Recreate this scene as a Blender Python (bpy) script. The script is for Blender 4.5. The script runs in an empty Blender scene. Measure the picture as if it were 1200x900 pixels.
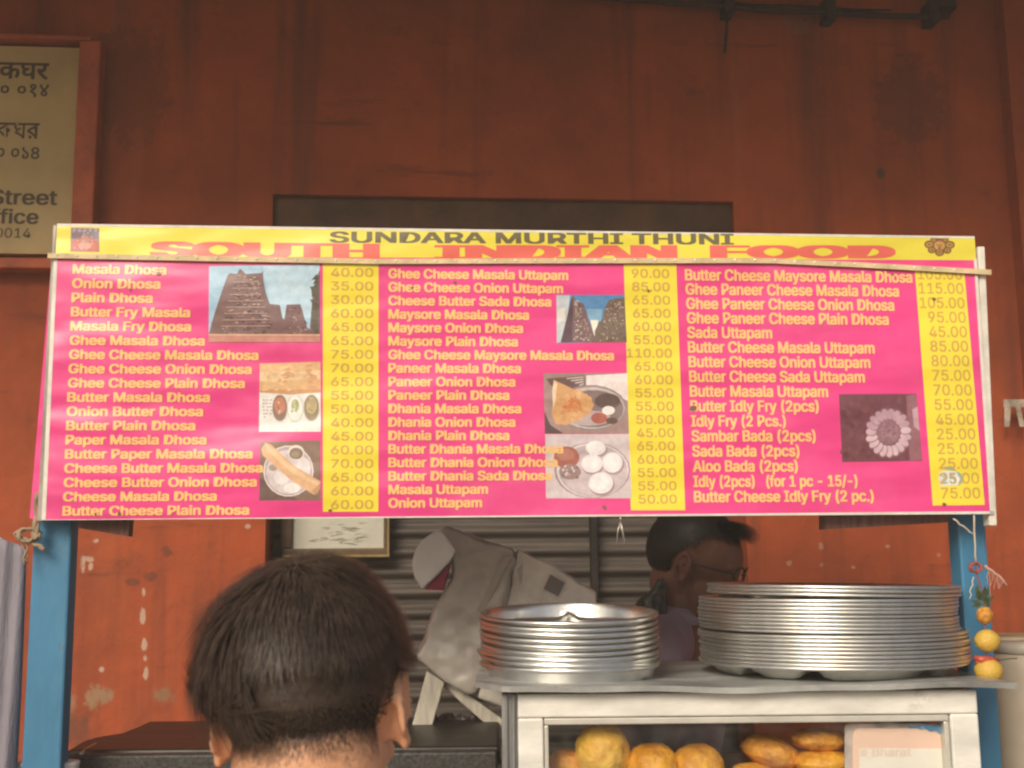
import bpy, bmesh, math, random
import numpy as np
from mathutils import Vector, Matrix, Euler

random.seed(7)
rng = np.random.default_rng(11)
SC = bpy.context.scene
COL = SC.collection
R = math.radians

# ------------------------------------------------------------------ camera
F = 1400.0                      # focal length in pixels of a 1200 px wide picture
EYE = Vector((0.0, 0.0, 1.55))
PITCH, ROLL = 0.15445, -0.00997
fwd = Vector((0, math.cos(PITCH), math.sin(PITCH)))
rt = Vector((1, 0, 0))
up = rt.cross(fwd)
c_, s_ = math.cos(ROLL), math.sin(ROLL)
rt, up = rt * c_ + up * s_, up * c_ - rt * s_
cd = bpy.data.cameras.new("camera")
cam = bpy.data.objects.new("camera", cd)
COL.objects.link(cam)
mw = Matrix((rt, up, -fwd)).transposed().to_4x4()
mw.translation = EYE
cam.matrix_world = mw
cd.sensor_width = 36.0
cd.lens = 36.0 * F / 1200.0
cd.clip_start = 0.02
cd.clip_end = 3000
cd.dof.use_dof = True
cd.dof.focus_distance = 1.98
cd.dof.aperture_fstop = 10.0
SC.camera = cam

# ------------------------------------------------------------------ light
SUN_EL, SUN_AZ = 32.0, 203.0            # azimuth clockwise from +Y: behind the camera, slightly left
w = bpy.data.worlds.new("World")
SC.world = w
w.use_nodes = True
nt = w.node_tree
bg = nt.nodes["Background"]
sky = nt.nodes.new("ShaderNodeTexSky")
sky.sky_type = 'NISHITA'
sky.sun_disc = False
sky.sun_elevation = R(SUN_EL)
sky.sun_rotation = R(SUN_AZ)
sky.dust_density = 4.0
sky.air_density = 1.0
nt.links.new(sky.outputs[0], bg.inputs[0])
bg.inputs[1].default_value = 0.075
sl = bpy.data.lights.new("sun", 'SUN')
sl.energy = 2.1
sl.angle = R(25)
sl.color = (1.0, 0.88, 0.70)
so = bpy.data.objects.new("sun", sl)
COL.objects.link(so)
az = R(SUN_AZ)
sd = Vector((math.sin(az) * math.cos(R(SUN_EL)), math.cos(az) * math.cos(R(SUN_EL)), math.sin(R(SUN_EL))))
so.rotation_euler = sd.to_track_quat('Z', 'Y').to_euler()
so.location = sd * 20
SC.view_settings.view_transform = 'Standard'
SC.view_settings.look = 'None'
SC.view_settings.gamma = 1
SC.view_settings.exposure = 0.60
SC.render.engine = 'CYCLES'
SC.cycles.use_denoising = True
SC.cycles.pixel_filter_type = 'BLACKMAN_HARRIS'
SC.cycles.filter_width = 2.3
SC.cycles.max_bounces = 8

# ------------------------------------------------------------------ helpers: pixels to points
def ray(px, py):
    return (rt * ((px - 600) / F) + up * ((450 - py) / F) + fwd)

def P(px, py, Y):
    d = ray(px, py)
    return EYE + d * (Y / d.y)

def Pl(px, py, yaw, origin):
    n = Vector((-math.sin(yaw), math.cos(yaw), 0))
    d = ray(px, py)
    return EYE + d * ((origin - EYE).dot(n) / d.dot(n))

# ------------------------------------------------------------------ helpers: objects
FR = {}                                  # object -> world matrix of its frame

def thing(name, label, cat, loc=(0, 0, 0), rz=0.0, group=None, kind=None):
    o = bpy.data.objects.new(name, None)
    COL.objects.link(o)
    o.empty_display_size = 0.1
    o.location = loc
    o.rotation_euler = (0, 0, rz)
    FR[o] = Matrix.Translation(Vector(loc)) @ Matrix.Rotation(rz, 4, 'Z')
    tag(o, label, cat, group, kind)
    return o

def tag(o, label=None, cat=None, group=None, kind=None):
    if label: o["label"] = label
    if cat: o["category"] = cat
    if group: o["group"] = group
    if kind: o["kind"] = kind
    return o

def mesh(name, verts, faces, mats, parent=None, smooth=False, midx=None, origin=None, local=False):
    """world-space verts -> one object, parented (its frame = the parent's frame)"""
    if parent is not None and not local:
        M = FR[parent].inverted()
        verts = [M @ Vector(v) for v in verts]
    elif origin is not None:
        origin = Vector(origin)
        verts = [Vector(v) - origin for v in verts]
    me = bpy.data.meshes.new(name)
    me.from_pydata([tuple(v) for v in verts], [], faces)
    if not isinstance(mats, (list, tuple)): mats = [mats]
    for m in mats: me.materials.append(m)
    if midx is not None:
        me.polygons.foreach_set("material_index", midx)
    if smooth:
        me.polygons.foreach_set("use_smooth", [True] * len(me.polygons))
    me.update()
    o = bpy.data.objects.new(name, me)
    COL.objects.link(o)
    if parent is not None:
        o.parent = parent
        FR[o] = FR[parent]
    elif origin is not None:
        o.location = origin
        FR[o] = Matrix.Translation(origin)
    else:
        FR[o] = Matrix.Identity(4)
    return o

class MB:
    """collects primitives into one vertex/face list"""
    def __init__(s): s.v = []; s.f = []
    def add(s, v, f):
        b = len(s.v)
        s.v += [Vector(x) for x in v]
        s.f += [tuple(i + b for i in q) for q in f]
        return s
    def box(s, a, b, M=None):
        x0, y0, z0 = a; x1, y1, z1 = b
        v = [Vector(q) for q in ((x0, y0, z0), (x1, y0, z0), (x1, y1, z0), (x0, y1, z0), (x0, y0, z1), (x1, y0, z1), (x1, y1, z1), (x0, y1, z1))]
        if M: v = [M @ q for q in v]
        return s.add(v, [(0, 3, 2, 1), (4, 5, 6, 7), (0, 1, 5, 4), (1, 2, 6, 5), (2, 3, 7, 6), (3, 0, 4, 7)])
    def prism(s, poly, d):
        """poly: world points (counter-clockwise seen from the front), d: vector to the back"""
        n = len(poly); d = Vector(d)
        v = [Vector(p) for p in poly] + [Vector(p) + d for p in poly]
        f = [tuple(range(n)), tuple(range(2 * n - 1, n - 1, -1))]
        f += [(i, i + n, (i + 1) % n + n, (i + 1) % n) for i in range(n)]
        return s.add(v, f)
    def tube(s, pts, rad, seg=8, cap=True):
        pts = [Vector(p) for p in pts]
        n = len(pts)
        rads = rad if isinstance(rad, (list, tuple)) else [rad] * n
        v = []; f = []
        pn = None
        for i in range(n):
            t = (pts[min(i + 1, n - 1)] - pts[max(i - 1, 0)]).normalized()
            if pn is None:
                a = Vector((0, 0, 1)) if abs(t.z) < 0.9 else Vector((1, 0, 0))
                pn = t.cross(a).normalized()
            pn = (pn - t * pn.dot(t)).normalized()
            b = t.cross(pn)
            for k in range(seg):
                a = 2 * math.pi * k / seg
                v.append(pts[i] + (pn * math.cos(a) + b * math.sin(a)) * rads[i])
        for i in range(n - 1):
            for k in range(seg):
                k2 = (k + 1) % seg
                f.append((i * seg + k, i * seg + k2, (i + 1) * seg + k2, (i + 1) * seg + k))
        if cap:
            f.append(tuple(range(seg - 1, -1, -1)))
            f.append(tuple(range((n - 1) * seg, n * seg)))
        return s.add(v, f)
    def ball(s, c, r, M=None, nu=20, nv=12, disp=None):
        """ellipsoid; r scalar or triple"""
        c = Vector(c)
        r = (r, r, r) if not hasattr(r, '__len__') else r
        v = [Vector((0, 0, 1))]
        for j in range(1, nv):
            th = math.pi * j / nv
            for i in range(nu):
                ph = 2 * math.pi * i / nu
                v.append(Vector((math.sin(th) * math.cos(ph), math.sin(th) * math.sin(ph), math.cos(th))))
        v.append(Vector((0, 0, -1)))
        out = []
        for q in v:
            k = disp(q) if disp else 1.0
            p = Vector((q.x * r[0] * k, q.y * r[1] * k, q.z * r[2] * k))
            if M: p = M @ p
            out.append(c + p)
        f = []
        for i in range(nu): f.append((0, 1 + i, 1 + (i + 1) % nu))
        for j in range(nv - 2):
            for i in range(nu):
                a = 1 + j * nu + i; b = 1 + j * nu + (i + 1) % nu
                f.append((a, a + nu, b + nu, b))
        l = len(v) - 1; o = 1 + (nv - 2) * nu
        for i in range(nu): f.append((l, o + (i + 1) % nu, o + i))
        return s.add(out, f)
    def chain(s, pts, rads, squash=None):
        """tapered capsule chain: closed pieces, to be fused by remeshing"""
        for i, p in enumerate(pts):
            s.ball(p, rads[i] if squash is None else tuple(rads[i] * k for k in squash), nu=16, nv=10)
        for i in range(len(pts) - 1):
            s.tube([pts[i], pts[i + 1]], [rads[i], rads[i + 1]], seg=16)
        return s
    def build(s, name, mats, parent=None, smooth=False, **k):
        return mesh(name, s.v, s.f, mats, parent, smooth, **k)

def evaluated(o):
    dg = bpy.context.evaluated_depsgraph_get()
    me = bpy.data.meshes.new_from_object(o.evaluated_get(dg))
    return me

def fuse(mb, name, mat, parent=None, voxel=0.006, smooth=6, T=None, jitter=None, origin=None):
    """voxel-fuse the collected pieces into one continuous smooth surface"""
    v = mb.v if T is None else [T @ q for q in mb.v]
    me = bpy.data.meshes.new("tmp")
    me.from_pydata([tuple(q) for q in v], [], mb.f)
    o = bpy.data.objects.new("tmp", me)
    COL.objects.link(o)
    m = o.modifiers.new("r", 'REMESH'); m.mode = 'VOXEL'; m.voxel_size = voxel
    if smooth:
        sm = o.modifiers.new("s", 'SMOOTH'); sm.iterations = smooth; sm.factor = 0.5
    out = evaluated(o)
    bpy.data.objects.remove(o)
    vs = [x.co.copy() for x in out.vertices]
    if jitter:
        ns = [x.normal.copy() for x in out.vertices]
        vs = [p + n * jitter(p) for p, n in zip(vs, ns)]
    fs = [tuple(p.vertices) for p in out.polygons]
    bpy.data.meshes.remove(out)
    return mesh(name, vs, fs, mat, parent, True, origin=origin)

def bevel(o, w_, seg=2):
    m = o.modifiers.new("bevel", 'BEVEL'); m.width = w_; m.segments = seg
    m.limit_method = 'ANGLE'; m.angle_limit = R(40)
    return o

from mathutils import noise as _n
def fbm(p, sc=1.0, o=4):
    return _n.fractal(Vector(p) * sc, 1.0, 2.0, o)

# ------------------------------------------------------------------ helpers: materials
def mat(name, col, rough=0.6, metal=0.0, var=0.12, vscale=12.0, bump=0.0, bscale=40.0, spec=0.5, col2=None, stretch=None, coat=0.0):
    m = bpy.data.materials.new(name)
    m.use_nodes = True
    t = m.node_tree; N = t.nodes; L = t.links
    b = N["Principled BSDF"]
    b.inputs["Roughness"].default_value = rough
    b.inputs["Metallic"].default_value = metal
    b.inputs["Specular IOR Level"].default_value = spec
    b.inputs["Coat Weight"].default_value = coat
    tc = N.new("ShaderNodeTexCoord")
    mp = N.new("ShaderNodeMapping")
    if stretch: mp.inputs["Scale"].default_value = stretch
    L.new(tc.outputs["Object"], mp.inputs[0])
    nz = N.new("ShaderNodeTexNoise")
    nz.inputs["Scale"].default_value = vscale
    nz.inputs["Detail"].default_value = 6
    nz.inputs["Roughness"].default_value = 0.65
    L.new(mp.outputs[0], nz.inputs["Vector"])
    cr = N.new("ShaderNodeValToRGB")
    c2 = col2 if col2 else tuple(x * (1 - 2.2 * var) for x in col)
    cr.color_ramp.elements[0].color = (*c2, 1)
    cr.color_ramp.elements[0].position = 0.30
    cr.color_ramp.elements[1].color = (*tuple(min(1, x * (1 + var)) for x in col), 1)
    cr.color_ramp.elements[1].position = 0.68
    L.new(nz.outputs["Fac"], cr.inputs[0])
    L.new(cr.outputs[0], b.inputs["Base Color"])
    if bump:
        n2 = N.new("ShaderNodeTexNoise")
        n2.inputs["Scale"].default_value = bscale
        n2.inputs["Detail"].default_value = 5
        L.new(mp.outputs[0], n2.inputs["Vector"])
        bp = N.new("ShaderNodeBump")
        bp.inputs["Strength"].default_value = bump
        bp.inputs["Distance"].default_value = 0.01
        L.new(n2.outputs["Fac"], bp.inputs["Height"])
        L.new(bp.outputs[0], b.inputs["Normal"])
    return m

def wear(m, col, scale, lo, hi, amt, stretch=(1, 1, 1)):
    """stains / chips with ragged edges laid over the base colour"""
    t = m.node_tree; N = t.nodes; L = t.links
    b = N["Principled BSDF"]
    src = b.inputs["Base Color"].links[0].from_socket
    mp = N.new("ShaderNodeMapping"); mp.inputs["Scale"].default_value = stretch; mp.inputs["Location"].default_value = (scale * .37, 1.7, scale * .11)
    L.new(N["Texture Coordinate"].outputs["Object"], mp.inputs[0])
    n = N.new("ShaderNodeTexNoise"); n.inputs["Scale"].default_value = scale; n.inputs["Detail"].default_value = 8; n.inputs["Roughness"].default_value = .72
    L.new(mp.outputs[0], n.inputs["Vector"])
    r = N.new("ShaderNodeMapRange"); r.interpolation_type = 'SMOOTHSTEP'
    for i, x in ((1, lo), (2, hi), (3, 0), (4, amt)): r.inputs[i].default_value = x
    L.new(n.outputs["Fac"], r.inputs[0])
    mx = N.new("ShaderNodeMix"); mx.data_type = 'RGBA'
    L.new(r.outputs[0], mx.inputs[0]); L.new(src, mx.inputs[6]); mx.inputs[7].default_value = (*col, 1)
    L.new(mx.outputs[2], b.inputs["Base Color"])
    return m

def vinyl(name, col, rough=0.30, var=0.03):
    """printed flex sheet: flat ink, faint mottling, long soft wrinkles in the sheet"""
    m = mat(name, col, rough, var=var, vscale=5.0, spec=0.5)
    t = m.node_tree; N = t.nodes; L = t.links
    b = N["Principled BSDF"]
    tc = N["Texture Coordinate"]
    mp = N.new("ShaderNodeMapping")
    mp.inputs["Rotation"].default_value = (0, R(38), 0)
    mp.inputs["Scale"].default_value = (1.0, 1, 3.2)
    L.new(tc.outputs["Object"], mp.inputs[0])
    n = N.new("ShaderNodeTexNoise"); n.inputs["Scale"].default_value = 2.0; n.inputs["Detail"].default_value = 2.5
    L.new(mp.outputs[0], n.inputs["Vector"])
    bp = N.new("ShaderNodeBump"); bp.inputs["Strength"].default_value = 0.85; bp.inputs["Distance"].default_value = 0.045
    L.new(n.outputs["Fac"], bp.inputs["Height"])
    L.new(bp.outputs[0], b.inputs["Normal"])
    return m

def glass(name, tint=(0.95, 0.97, 0.96), refl=0.10):
    m = bpy.data.materials.new(name); m.use_nodes = True
    t = m.node_tree; N = t.nodes; L = t.links
    N.remove(N["Principled BSDF"])
    tr = N.new("ShaderNodeBsdfTransparent"); tr.inputs[0].default_value = (*tint, 1)
    gl = N.new("ShaderNodeBsdfGlossy"); gl.inputs["Roughness"].default_value = 0.03
    df = N.new("ShaderNodeBsdfDiffuse"); df.inputs[0].default_value = (0.75, 0.72, 0.68, 1)
    nz = N.new("ShaderNodeTexNoise"); nz.inputs["Scale"].default_value = 14; nz.inputs["Detail"].default_value = 5
    tc = N.new("ShaderNodeTexCoord"); L.new(tc.outputs["Object"], nz.inputs["Vector"])
    mr = N.new("ShaderNodeMapRange"); mr.inputs[1].default_value = 0.42; mr.inputs[2].default_value = 0.8
    mr.inputs[3].default_value = 0.0; mr.inputs[4].default_value = 0.05
    L.new(nz.outputs["Fac"], mr.inputs[0])
    lw = N.new("ShaderNodeLayerWeight"); lw.inputs[0].default_value = refl
    mx = N.new("ShaderNodeMixShader"); L.new(lw.outputs["Fresnel"], mx.inputs[0]); L.new(tr.outputs[0], mx.inputs[1]); L.new(gl.outputs[0], mx.inputs[2])
    m2 = N.new("ShaderNodeMixShader"); L.new(mr.outputs[0], m2.inputs[0]); L.new(mx.outputs[0], m2.inputs[1]); L.new(df.outputs[0], m2.inputs[2])
    L.new(m2.outputs[0], N["Material Output"].inputs[0])
    return m

# ================================================================== SETTING
ground = mesh("ground", [(-16, -22, 0), (16, -22, 0), (16, 6, 0), (-16, 6, 0)], [(0, 1, 2, 3)],
              mat("pavement", (0.30, 0.26, 0.22), 0.85, var=0.25, vscale=3.0, bump=0.3, bscale=60))
tag(ground, kind="structure")

def haze_box(density):
    """thin veil added for the milky lens glare, one even closed volume round camera and scene"""
    mb = MB(); mb.box((-17, -23, -1.0), (17, 7, 5.6))
    m = bpy.data.materials.new("glare_haze_air"); m.use_nodes = True
    N = m.node_tree.nodes; N.remove(N["Principled BSDF"])
    v = N.new("ShaderNodeVolumePrincipled")
    v.inputs["Color"].default_value = (0.96, 0.87, 0.75, 1)
    v.inputs["Density"].default_value = density
    m.node_tree.links.new(v.outputs[0], N["Material Output"].inputs["Volume"])
    tag(mb.build("glare_haze", m), kind="stuff")
haze_box(0.022)  # pale veil added in place of the lens glow
WY = 0.0845                                    # the wall runs parallel to the board
WO = Vector((0.0, 3.0, 0.0))
bld = thing("building", "weathered brick-red painted wall with a dark shuttered opening behind the stall", "building", WO, WY)
WM = FR[bld]; WMi = WM.inverted()
def wl(px, py, off=0.0):
    """pixel -> wall-local (x, z); off pushes the plane towards the street"""
    o = WM @ Vector((0, -off, 0))
    q = WMi @ Pl(px, py, WY, o)
    return q
def wpoly(pts, off=0.0):
    o = WM @ Vector((0, -off, 0))
    return [Pl(x, y, WY, o) for x, y in pts]

def wall_material():
    m = mat("red_limewash", (0.42, 0.078, 0.020), 0.85, var=0.10, vscale=2.2, bump=0.45, bscale=30, col2=(0.23, 0.045, 0.013))
    t = m.node_tree; N = t.nodes; L = t.links
    b = N["Principled BSDF"]
    tc = N["Texture Coordinate"]
    cur = N["Color Ramp"].outputs[0]
    def mixc(a, col, fac):
        mx = N.new("ShaderNodeMix"); mx.data_type = 'RGBA'
        L.new(fac, mx.inputs[0]); L.new(a, mx.inputs[6]); mx.inputs[7].default_value = (*col, 1)
        return mx.outputs[2]
    def noise(scale, detail=5, st=(1, 1, 1), rough=0.6):
        mp = N.new("ShaderNodeMapping"); mp.inputs["Scale"].default_value = st
        L.new(tc.outputs["Object"], mp.inputs[0])
        n = N.new("ShaderNodeTexNoise"); n.inputs["Scale"].default_value = scale; n.inputs["Detail"].default_value = detail; n.inputs["Roughness"].default_value = rough
        L.new(mp.outputs[0], n.inputs["Vector"])
        return n.outputs["Fac"]
    def rng_(x, a, b_, c=0.0, d=1.0):
        r = N.new("ShaderNodeMapRange"); r.interpolation_type = 'SMOOTHSTEP'
        L.new(x, r.inputs[0]); r.inputs[1].default_value = a; r.inputs[2].default_value = b_; r.inputs[3].default_value = c; r.inputs[4].default_value = d
        return r.outputs[0]
    def math_(op, a, b2):
        k = N.new("ShaderNodeMath"); k.operation = op
        for i, x in enumerate((a, b2)):
            if isinstance(x, (int, float)): k.inputs[i].default_value = x
            else: L.new(x, k.inputs[i])
        return k.outputs[0]
    # rain streaks, long and vertical
    cur = mixc(cur, (0.13, 0.034, 0.018), rng_(noise(3.2, 5, (3.2, 1, 0.18)), 0.48, 0.74, 0, 0.7))
    cur = mixc(cur, (0.44, 0.125, 0.050), rng_(noise(2.1, 5, (2.6, 1, 0.3)), 0.54, 0.78, 0, 0.6))
    # horizontal trowel cracks
    cur = mixc(cur, (0.08, 0.025, 0.014), rng_(noise(2.2, 7, (0.7, 1, 7.0), 0.72), 0.58, 0.70, 0, 0.6))
    # flaked-off chips
    cur = mixc(cur, (0.10, 0.035, 0.018), rng_(noise(9, 7, (1, 1, 1), .75), 0.56, 0.70, 0, 0.45))
    cur = mixc(cur, (0.46, 0.28, 0.18), rng_(noise(44, 5, (1, 1, .7), .7), 0.70, 0.77, 0, 0.5))
    # patches that keep a shape of their own: bare plaster and mould
    sep = N.new("ShaderNodeSeparateXYZ"); L.new(tc.outputs["Object"], sep.inputs[0])
    edge = noise(34, 8, (1, 1, .8), 0.8)
    def patch(px, py, rx, ry, col, amt=0.85, thr=0.35):
        nonlocal cur
        q = wl(px, py); k = 3.0 / F
        dx = math_('DIVIDE', math_('SUBTRACT', sep.outputs[0], q.x), rx * k)
        dz = math_('DIVIDE', math_('SUBTRACT', sep.outputs[2], q.z), ry * k)
        d2 = math_('ADD', math_('MULTIPLY', dx, dx), math_('MULTIPLY', dz, dz))
        s = math_('ADD', math_('SUBTRACT', 1.0, d2), math_('MULTIPLY', math_('SUBTRACT', edge, 0.5), 4.4))
        cur = mixc(cur, col, rng_(s, thr, thr + 0.5, 0, amt))
    pl = (0.44, 0.30, 0.19)
    patch(115, 816, 20, 18, (0.30, 0.19, 0.11), 0.85)
    patch(82, 822, 14, 22, (0.30, 0.20, 0.13), 0.6)
    patch(192, 815, 22, 13, (0.25, 0.16, 0.09), 0.7, 0.5)
    patch(85, 855, 30, 26, (0.10, 0.05, 0.03), 0.55, 0.3)
    for (x, y, rx, ry) in ((167, 722, 4, 14), (169, 755, 4, 9), (170, 772, 3, 5), (171, 790, 4, 11), (168, 695, 3, 6), (97, 660, 4, 12), (103, 655, 8, 5), (112, 634, 4, 3), (106, 664, 3, 6), (119, 785, 4, 4), (290, 617, 4, 3)):
        patch(x, y, rx, ry, (0.50, 0.36, 0.28), 0.85, 0.25)
    for (x, y, rx, ry) in ((155, 682, 9, 6), (176, 676, 11, 7), (196, 646, 9, 8)):
        patch(x, y, rx, ry, (0.14, 0.04, 0.022), 0.7, 0.2)
    for (x, y, rx, ry) in ((962, 640, 4, 6), (963, 662, 8, 5), (925, 660, 5, 5), (1040, 640, 5, 3), (1000, 665, 4, 3), (1100, 650, 4, 4)):
        patch(x, y, rx, ry, (0.46, 0.28, 0.20), 0.6, 0.45)
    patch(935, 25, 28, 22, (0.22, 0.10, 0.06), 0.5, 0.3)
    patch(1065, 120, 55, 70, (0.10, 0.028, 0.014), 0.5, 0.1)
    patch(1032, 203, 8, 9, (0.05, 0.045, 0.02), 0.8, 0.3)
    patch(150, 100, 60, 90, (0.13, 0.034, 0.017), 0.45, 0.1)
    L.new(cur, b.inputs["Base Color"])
    return m

M_wall = wall_material()
L0, R0 = wl(316, 400).x, wl(866, 400).x
top0 = wl(600, 232).z
TH = 0.16
mb = MB()
def wbox(x0, x1, z0, z1, y0=0.0, y1=0.30):
    mb.box((x0, y0, z0), (x1, y1, z1), WM)
wbox(-5, L0, 0, 5.2)
wbox(R0, 6, 0, 5.2)
wbox(L0, R0, top0, 5.2)
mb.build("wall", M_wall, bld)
# pilaster at the right end and the ledge below
mb = MB(); x = wl(1172, 100).x
mb.box((x, -0.05, 0), (x + 0.5, -0.002, 5.2), WM)
o = mb.build("pilaster", M_wall, bld)
mb = MB(); q = wl(1112, 748); q2 = wl(1120, 764)
mb.box((q.x, -0.12, q2.z), (q.x + 1.6, -0.003, q.z + 0.012), WM)
o = bevel(mb.build("ledge", mat("ledge_plaster", (0.30, 0.24, 0.12), 0.9, var=0.3, vscale=9, bump=.4, col2=(0.12, 0.10, 0.05)), bld), .008)
# canopy put in above the view to throw soft shade on the upper wall
mb = MB()
mb.box((-5, -1.5, 3.14), (6, -0.004, 3.28), WM)
mb.build("unseen_canopy", mat("unseen_canopy_concrete", (0.24, 0.17, 0.13), 0.9, var=0.2), bld)
# roller shutter: corrugated sheet with ribs, two mullions, hood block for the recess shadow
M_sh = mat("shutter_steel", (0.13, 0.108, 0.092), 0.55, 0.15, var=0.25, vscale=5, stretch=(0.6, 1, 9), col2=(0.06, 0.05, 0.045))
v = []; f = []
zs = []; z = 0.0
n = 0
while z < top0 - 0.16:
    ph = z / 0.052 * 2 * math.pi
    zs.append((z, 0.012 * math.sin(ph) - (0.006 if math.sin(ph) > 0.7 else 0)))
    z += 0.0052
for z, d in zs:
    a = WM @ Vector((L0 - 0.01, TH + d, z)); b = WM @ Vector((R0 + 0.01, TH + d, z))
    v += [a, b]
f = [(2 * i, 2 * i + 1, 2 * i + 3, 2 * i + 2) for i in range(len(zs) - 1)]
mesh("shutter", v, f, M_sh, bld, True)
M_dk = mat("rail_steel", (0.035, 0.028, 0.024), 0.6, 0.2, var=0.3)
mb = MB()
for px, wd in ((693, .016), (776, .03)):
    x = wl(px, 640, -TH).x
    mb.box((x - wd / 2, TH - 0.05, 0), (x + wd / 2, TH - 0.018, top0 - 0.18), WM)
mb.build("shutter_rail", M_dk, bld)
mb = MB()
mb.box((L0 + .001, 0.02, top0 - 0.20), (R0 - .001, 0.29, top0 - 0.001), WM)
mb.build("recess_shade_hood", mat("recess_shade_brown", (0.11, 0.050, 0.022), 0.7, 0.1, var=0.3, vscale=6), bld)  # brown colour stands for the faint shadow at the recess top
# white stencilled mark at the right edge
M_mark = mat("white_stencil", (0.50, 0.40, 0.32), 0.9, var=0.3, vscale=30)
mb = MB()
o3 = 0.055
mb.add(wpoly([(1176, 468), (1224, 468), (1224, 477), (1176, 477)], o3), [(3, 2, 1, 0)])
mb.add(wpoly([(1177, 477.2), (1185, 477.2), (1183, 500), (1177, 500)], o3), [(3, 2, 1, 0)])
mb.add(wpoly([(1190, 477.2), (1196, 477.2), (1201, 500), (1195, 500)], o3), [(3, 2, 1, 0)])
mb.add(wpoly([(1212, 477.2), (1219, 477.2), (1222, 500), (1214, 500)], o3), [(3, 2, 1, 0)])
mb.build("painted_mark", M_mark, bld)

# ================================================================== TEXT
import os
SANS = None
try:                                     # the plain sans that ships with Blender; its built-in font serves if it is missing
    SANS = bpy.data.fonts.load(os.path.join(bpy.utils.system_resource('DATAFILES', path="fonts"), "Inter.woff2"))
except Exception:
    SANS = None
def glyphs(s, bold=0.02, res=3, space=1.0, sans=True):
    """outlines of one line of text; weight is added by laying shifted copies over each other (x, y, layer)"""
    cu = bpy.data.curves.new("t", 'FONT')
    cu.body = s
    if SANS and sans: cu.font = SANS
    cu.size = 1.0
    cu.resolution_u = res if sans else 2
    if not sans: cu.offset = .010
    cu.space_character = space
    o = bpy.data.objects.new("t", cu)
    COL.objects.link(o)
    bpy.context.view_layer.update()
    me = evaluated(o)
    v0 = [(q.co.x, q.co.y) for q in me.vertices]
    f0 = [tuple(p.vertices) for p in me.polygons]
    bpy.data.objects.remove(o); bpy.data.meshes.remove(me); bpy.data.curves.remove(cu)
    q = .5 if bold < .04 else .28
    sh = [(0, 0)] if bold < .003 else [(-bold, -bold * q), (bold, -bold * q), (-bold, bold * q), (bold, bold * q), (0, 0)]
    vs = []; fs = []
    if bold >= .04: sh = [(bold * a, bold * q * c) for a in (-1, -.5, 0, .5, 1) for c in (-1, 1)]
    for k, (dx, dy) in enumerate(sh):
        for fc in f0:
            b = len(vs); lay = k + random.random() * .9
            vs += [(v0[i][0] + dx, v0[i][1] + dy, lay) for i in fc]
            fs.append(tuple(range(b, b + len(fc))))
    return vs, fs
CAP = max(q[1] for q in glyphs("H", 0.0)[0])

class Print:
    """flat print on a vertical plane: takes photo pixels for the measured positions, keeps real metres on the plane"""
    def __init__(s, root, yaw, origin):
        s.root, s.yaw, s.o = root, yaw, origin
        s.Mi = FR[root].inverted()
        s.M = FR[root]
    def uv(s, px, py):
        q = s.Mi @ Pl(px, py, s.yaw, s.o)
        return q.x, q.z
    def text(s, mb, t, x0, x1, yb, cap, off, bold=0.02, y1=None, space=1.0, sans=True):
        vs, fs = glyphs(t, bold, space=space, sans=sans)
        xa = min(v[0] for v in vs); xb = max(v[0] for v in vs)
        u0, v0 = s.uv(x0, yb); u1, v1 = s.uv(x1, yb if y1 is None else y1)
        if y1 is None: v1 = v0
        _, vt = s.uv(x0, yb - cap)
        sy = (vt - v0) / CAP
        out = []
        for x, y, lay in vs:
            k = (x - xa) / (xb - xa)
            out.append(s.M @ Vector((u0 + (u1 - u0) * k, -off - lay * 0.00001, v0 + (v1 - v0) * k + y * sy)))
        mb.add(out, fs)
    def poly(s, mb, pts, off):
        out = []
        for x, y in pts:
            u, v = s.uv(x, y)
            out.append(s.M @ Vector((u, -off, v)))
        mb.add(out, [tuple(range(len(pts)))])

# ================================================================== MENU BOARD
BC = Vector((0.03447, 2.0, 1.95364 - 0.07)); BW, BH = 1.59207, 0.49383
board = thing("menu_board", "wide pink and yellow printed flex menu board of dishes and prices on blue posts", "menu board", BC - Vector((0, 0, BH / 2)), WY)
pr = Print(board, WY, BC)
# nodes share the board's object coordinates, so wrinkles run through every ink
C_pink = vinyl("pink_ink", (0.77, 0.058, 0.255))
wear(C_pink, (0.80, 0.17, 0.34), 2.6, .46, .74, .55, (1, 1, .7))
C_yel = vinyl("yellow_ink", (0.84, 0.70, 0.060))
C_yel2 = vinyl("header_yellow_ink", (0.78, 0.68, 0.075))
C_txt = vinyl("peach_ink", (0.92, 0.56, 0.21))
C_prc = vinyl("brown_ink", (0.62, 0.37, 0.09))
C_red = vinyl("red_ink", (0.75, 0.15, 0.12))
C_blk = vinyl("black_ink", (0.16, 0.13, 0.07))
M_white = mat("white_enamel", (0.72, 0.69, 0.62), 0.5, var=0.12, vscale=18)
M_wood = mat("dark_batten", (0.17, 0.075, 0.06), 0.8, var=0.25, stretch=(8, 8, 1))
M_strip = mat("beige_strip", (0.66, 0.52, 0.30), 0.6, var=0.15, vscale=25)

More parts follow.
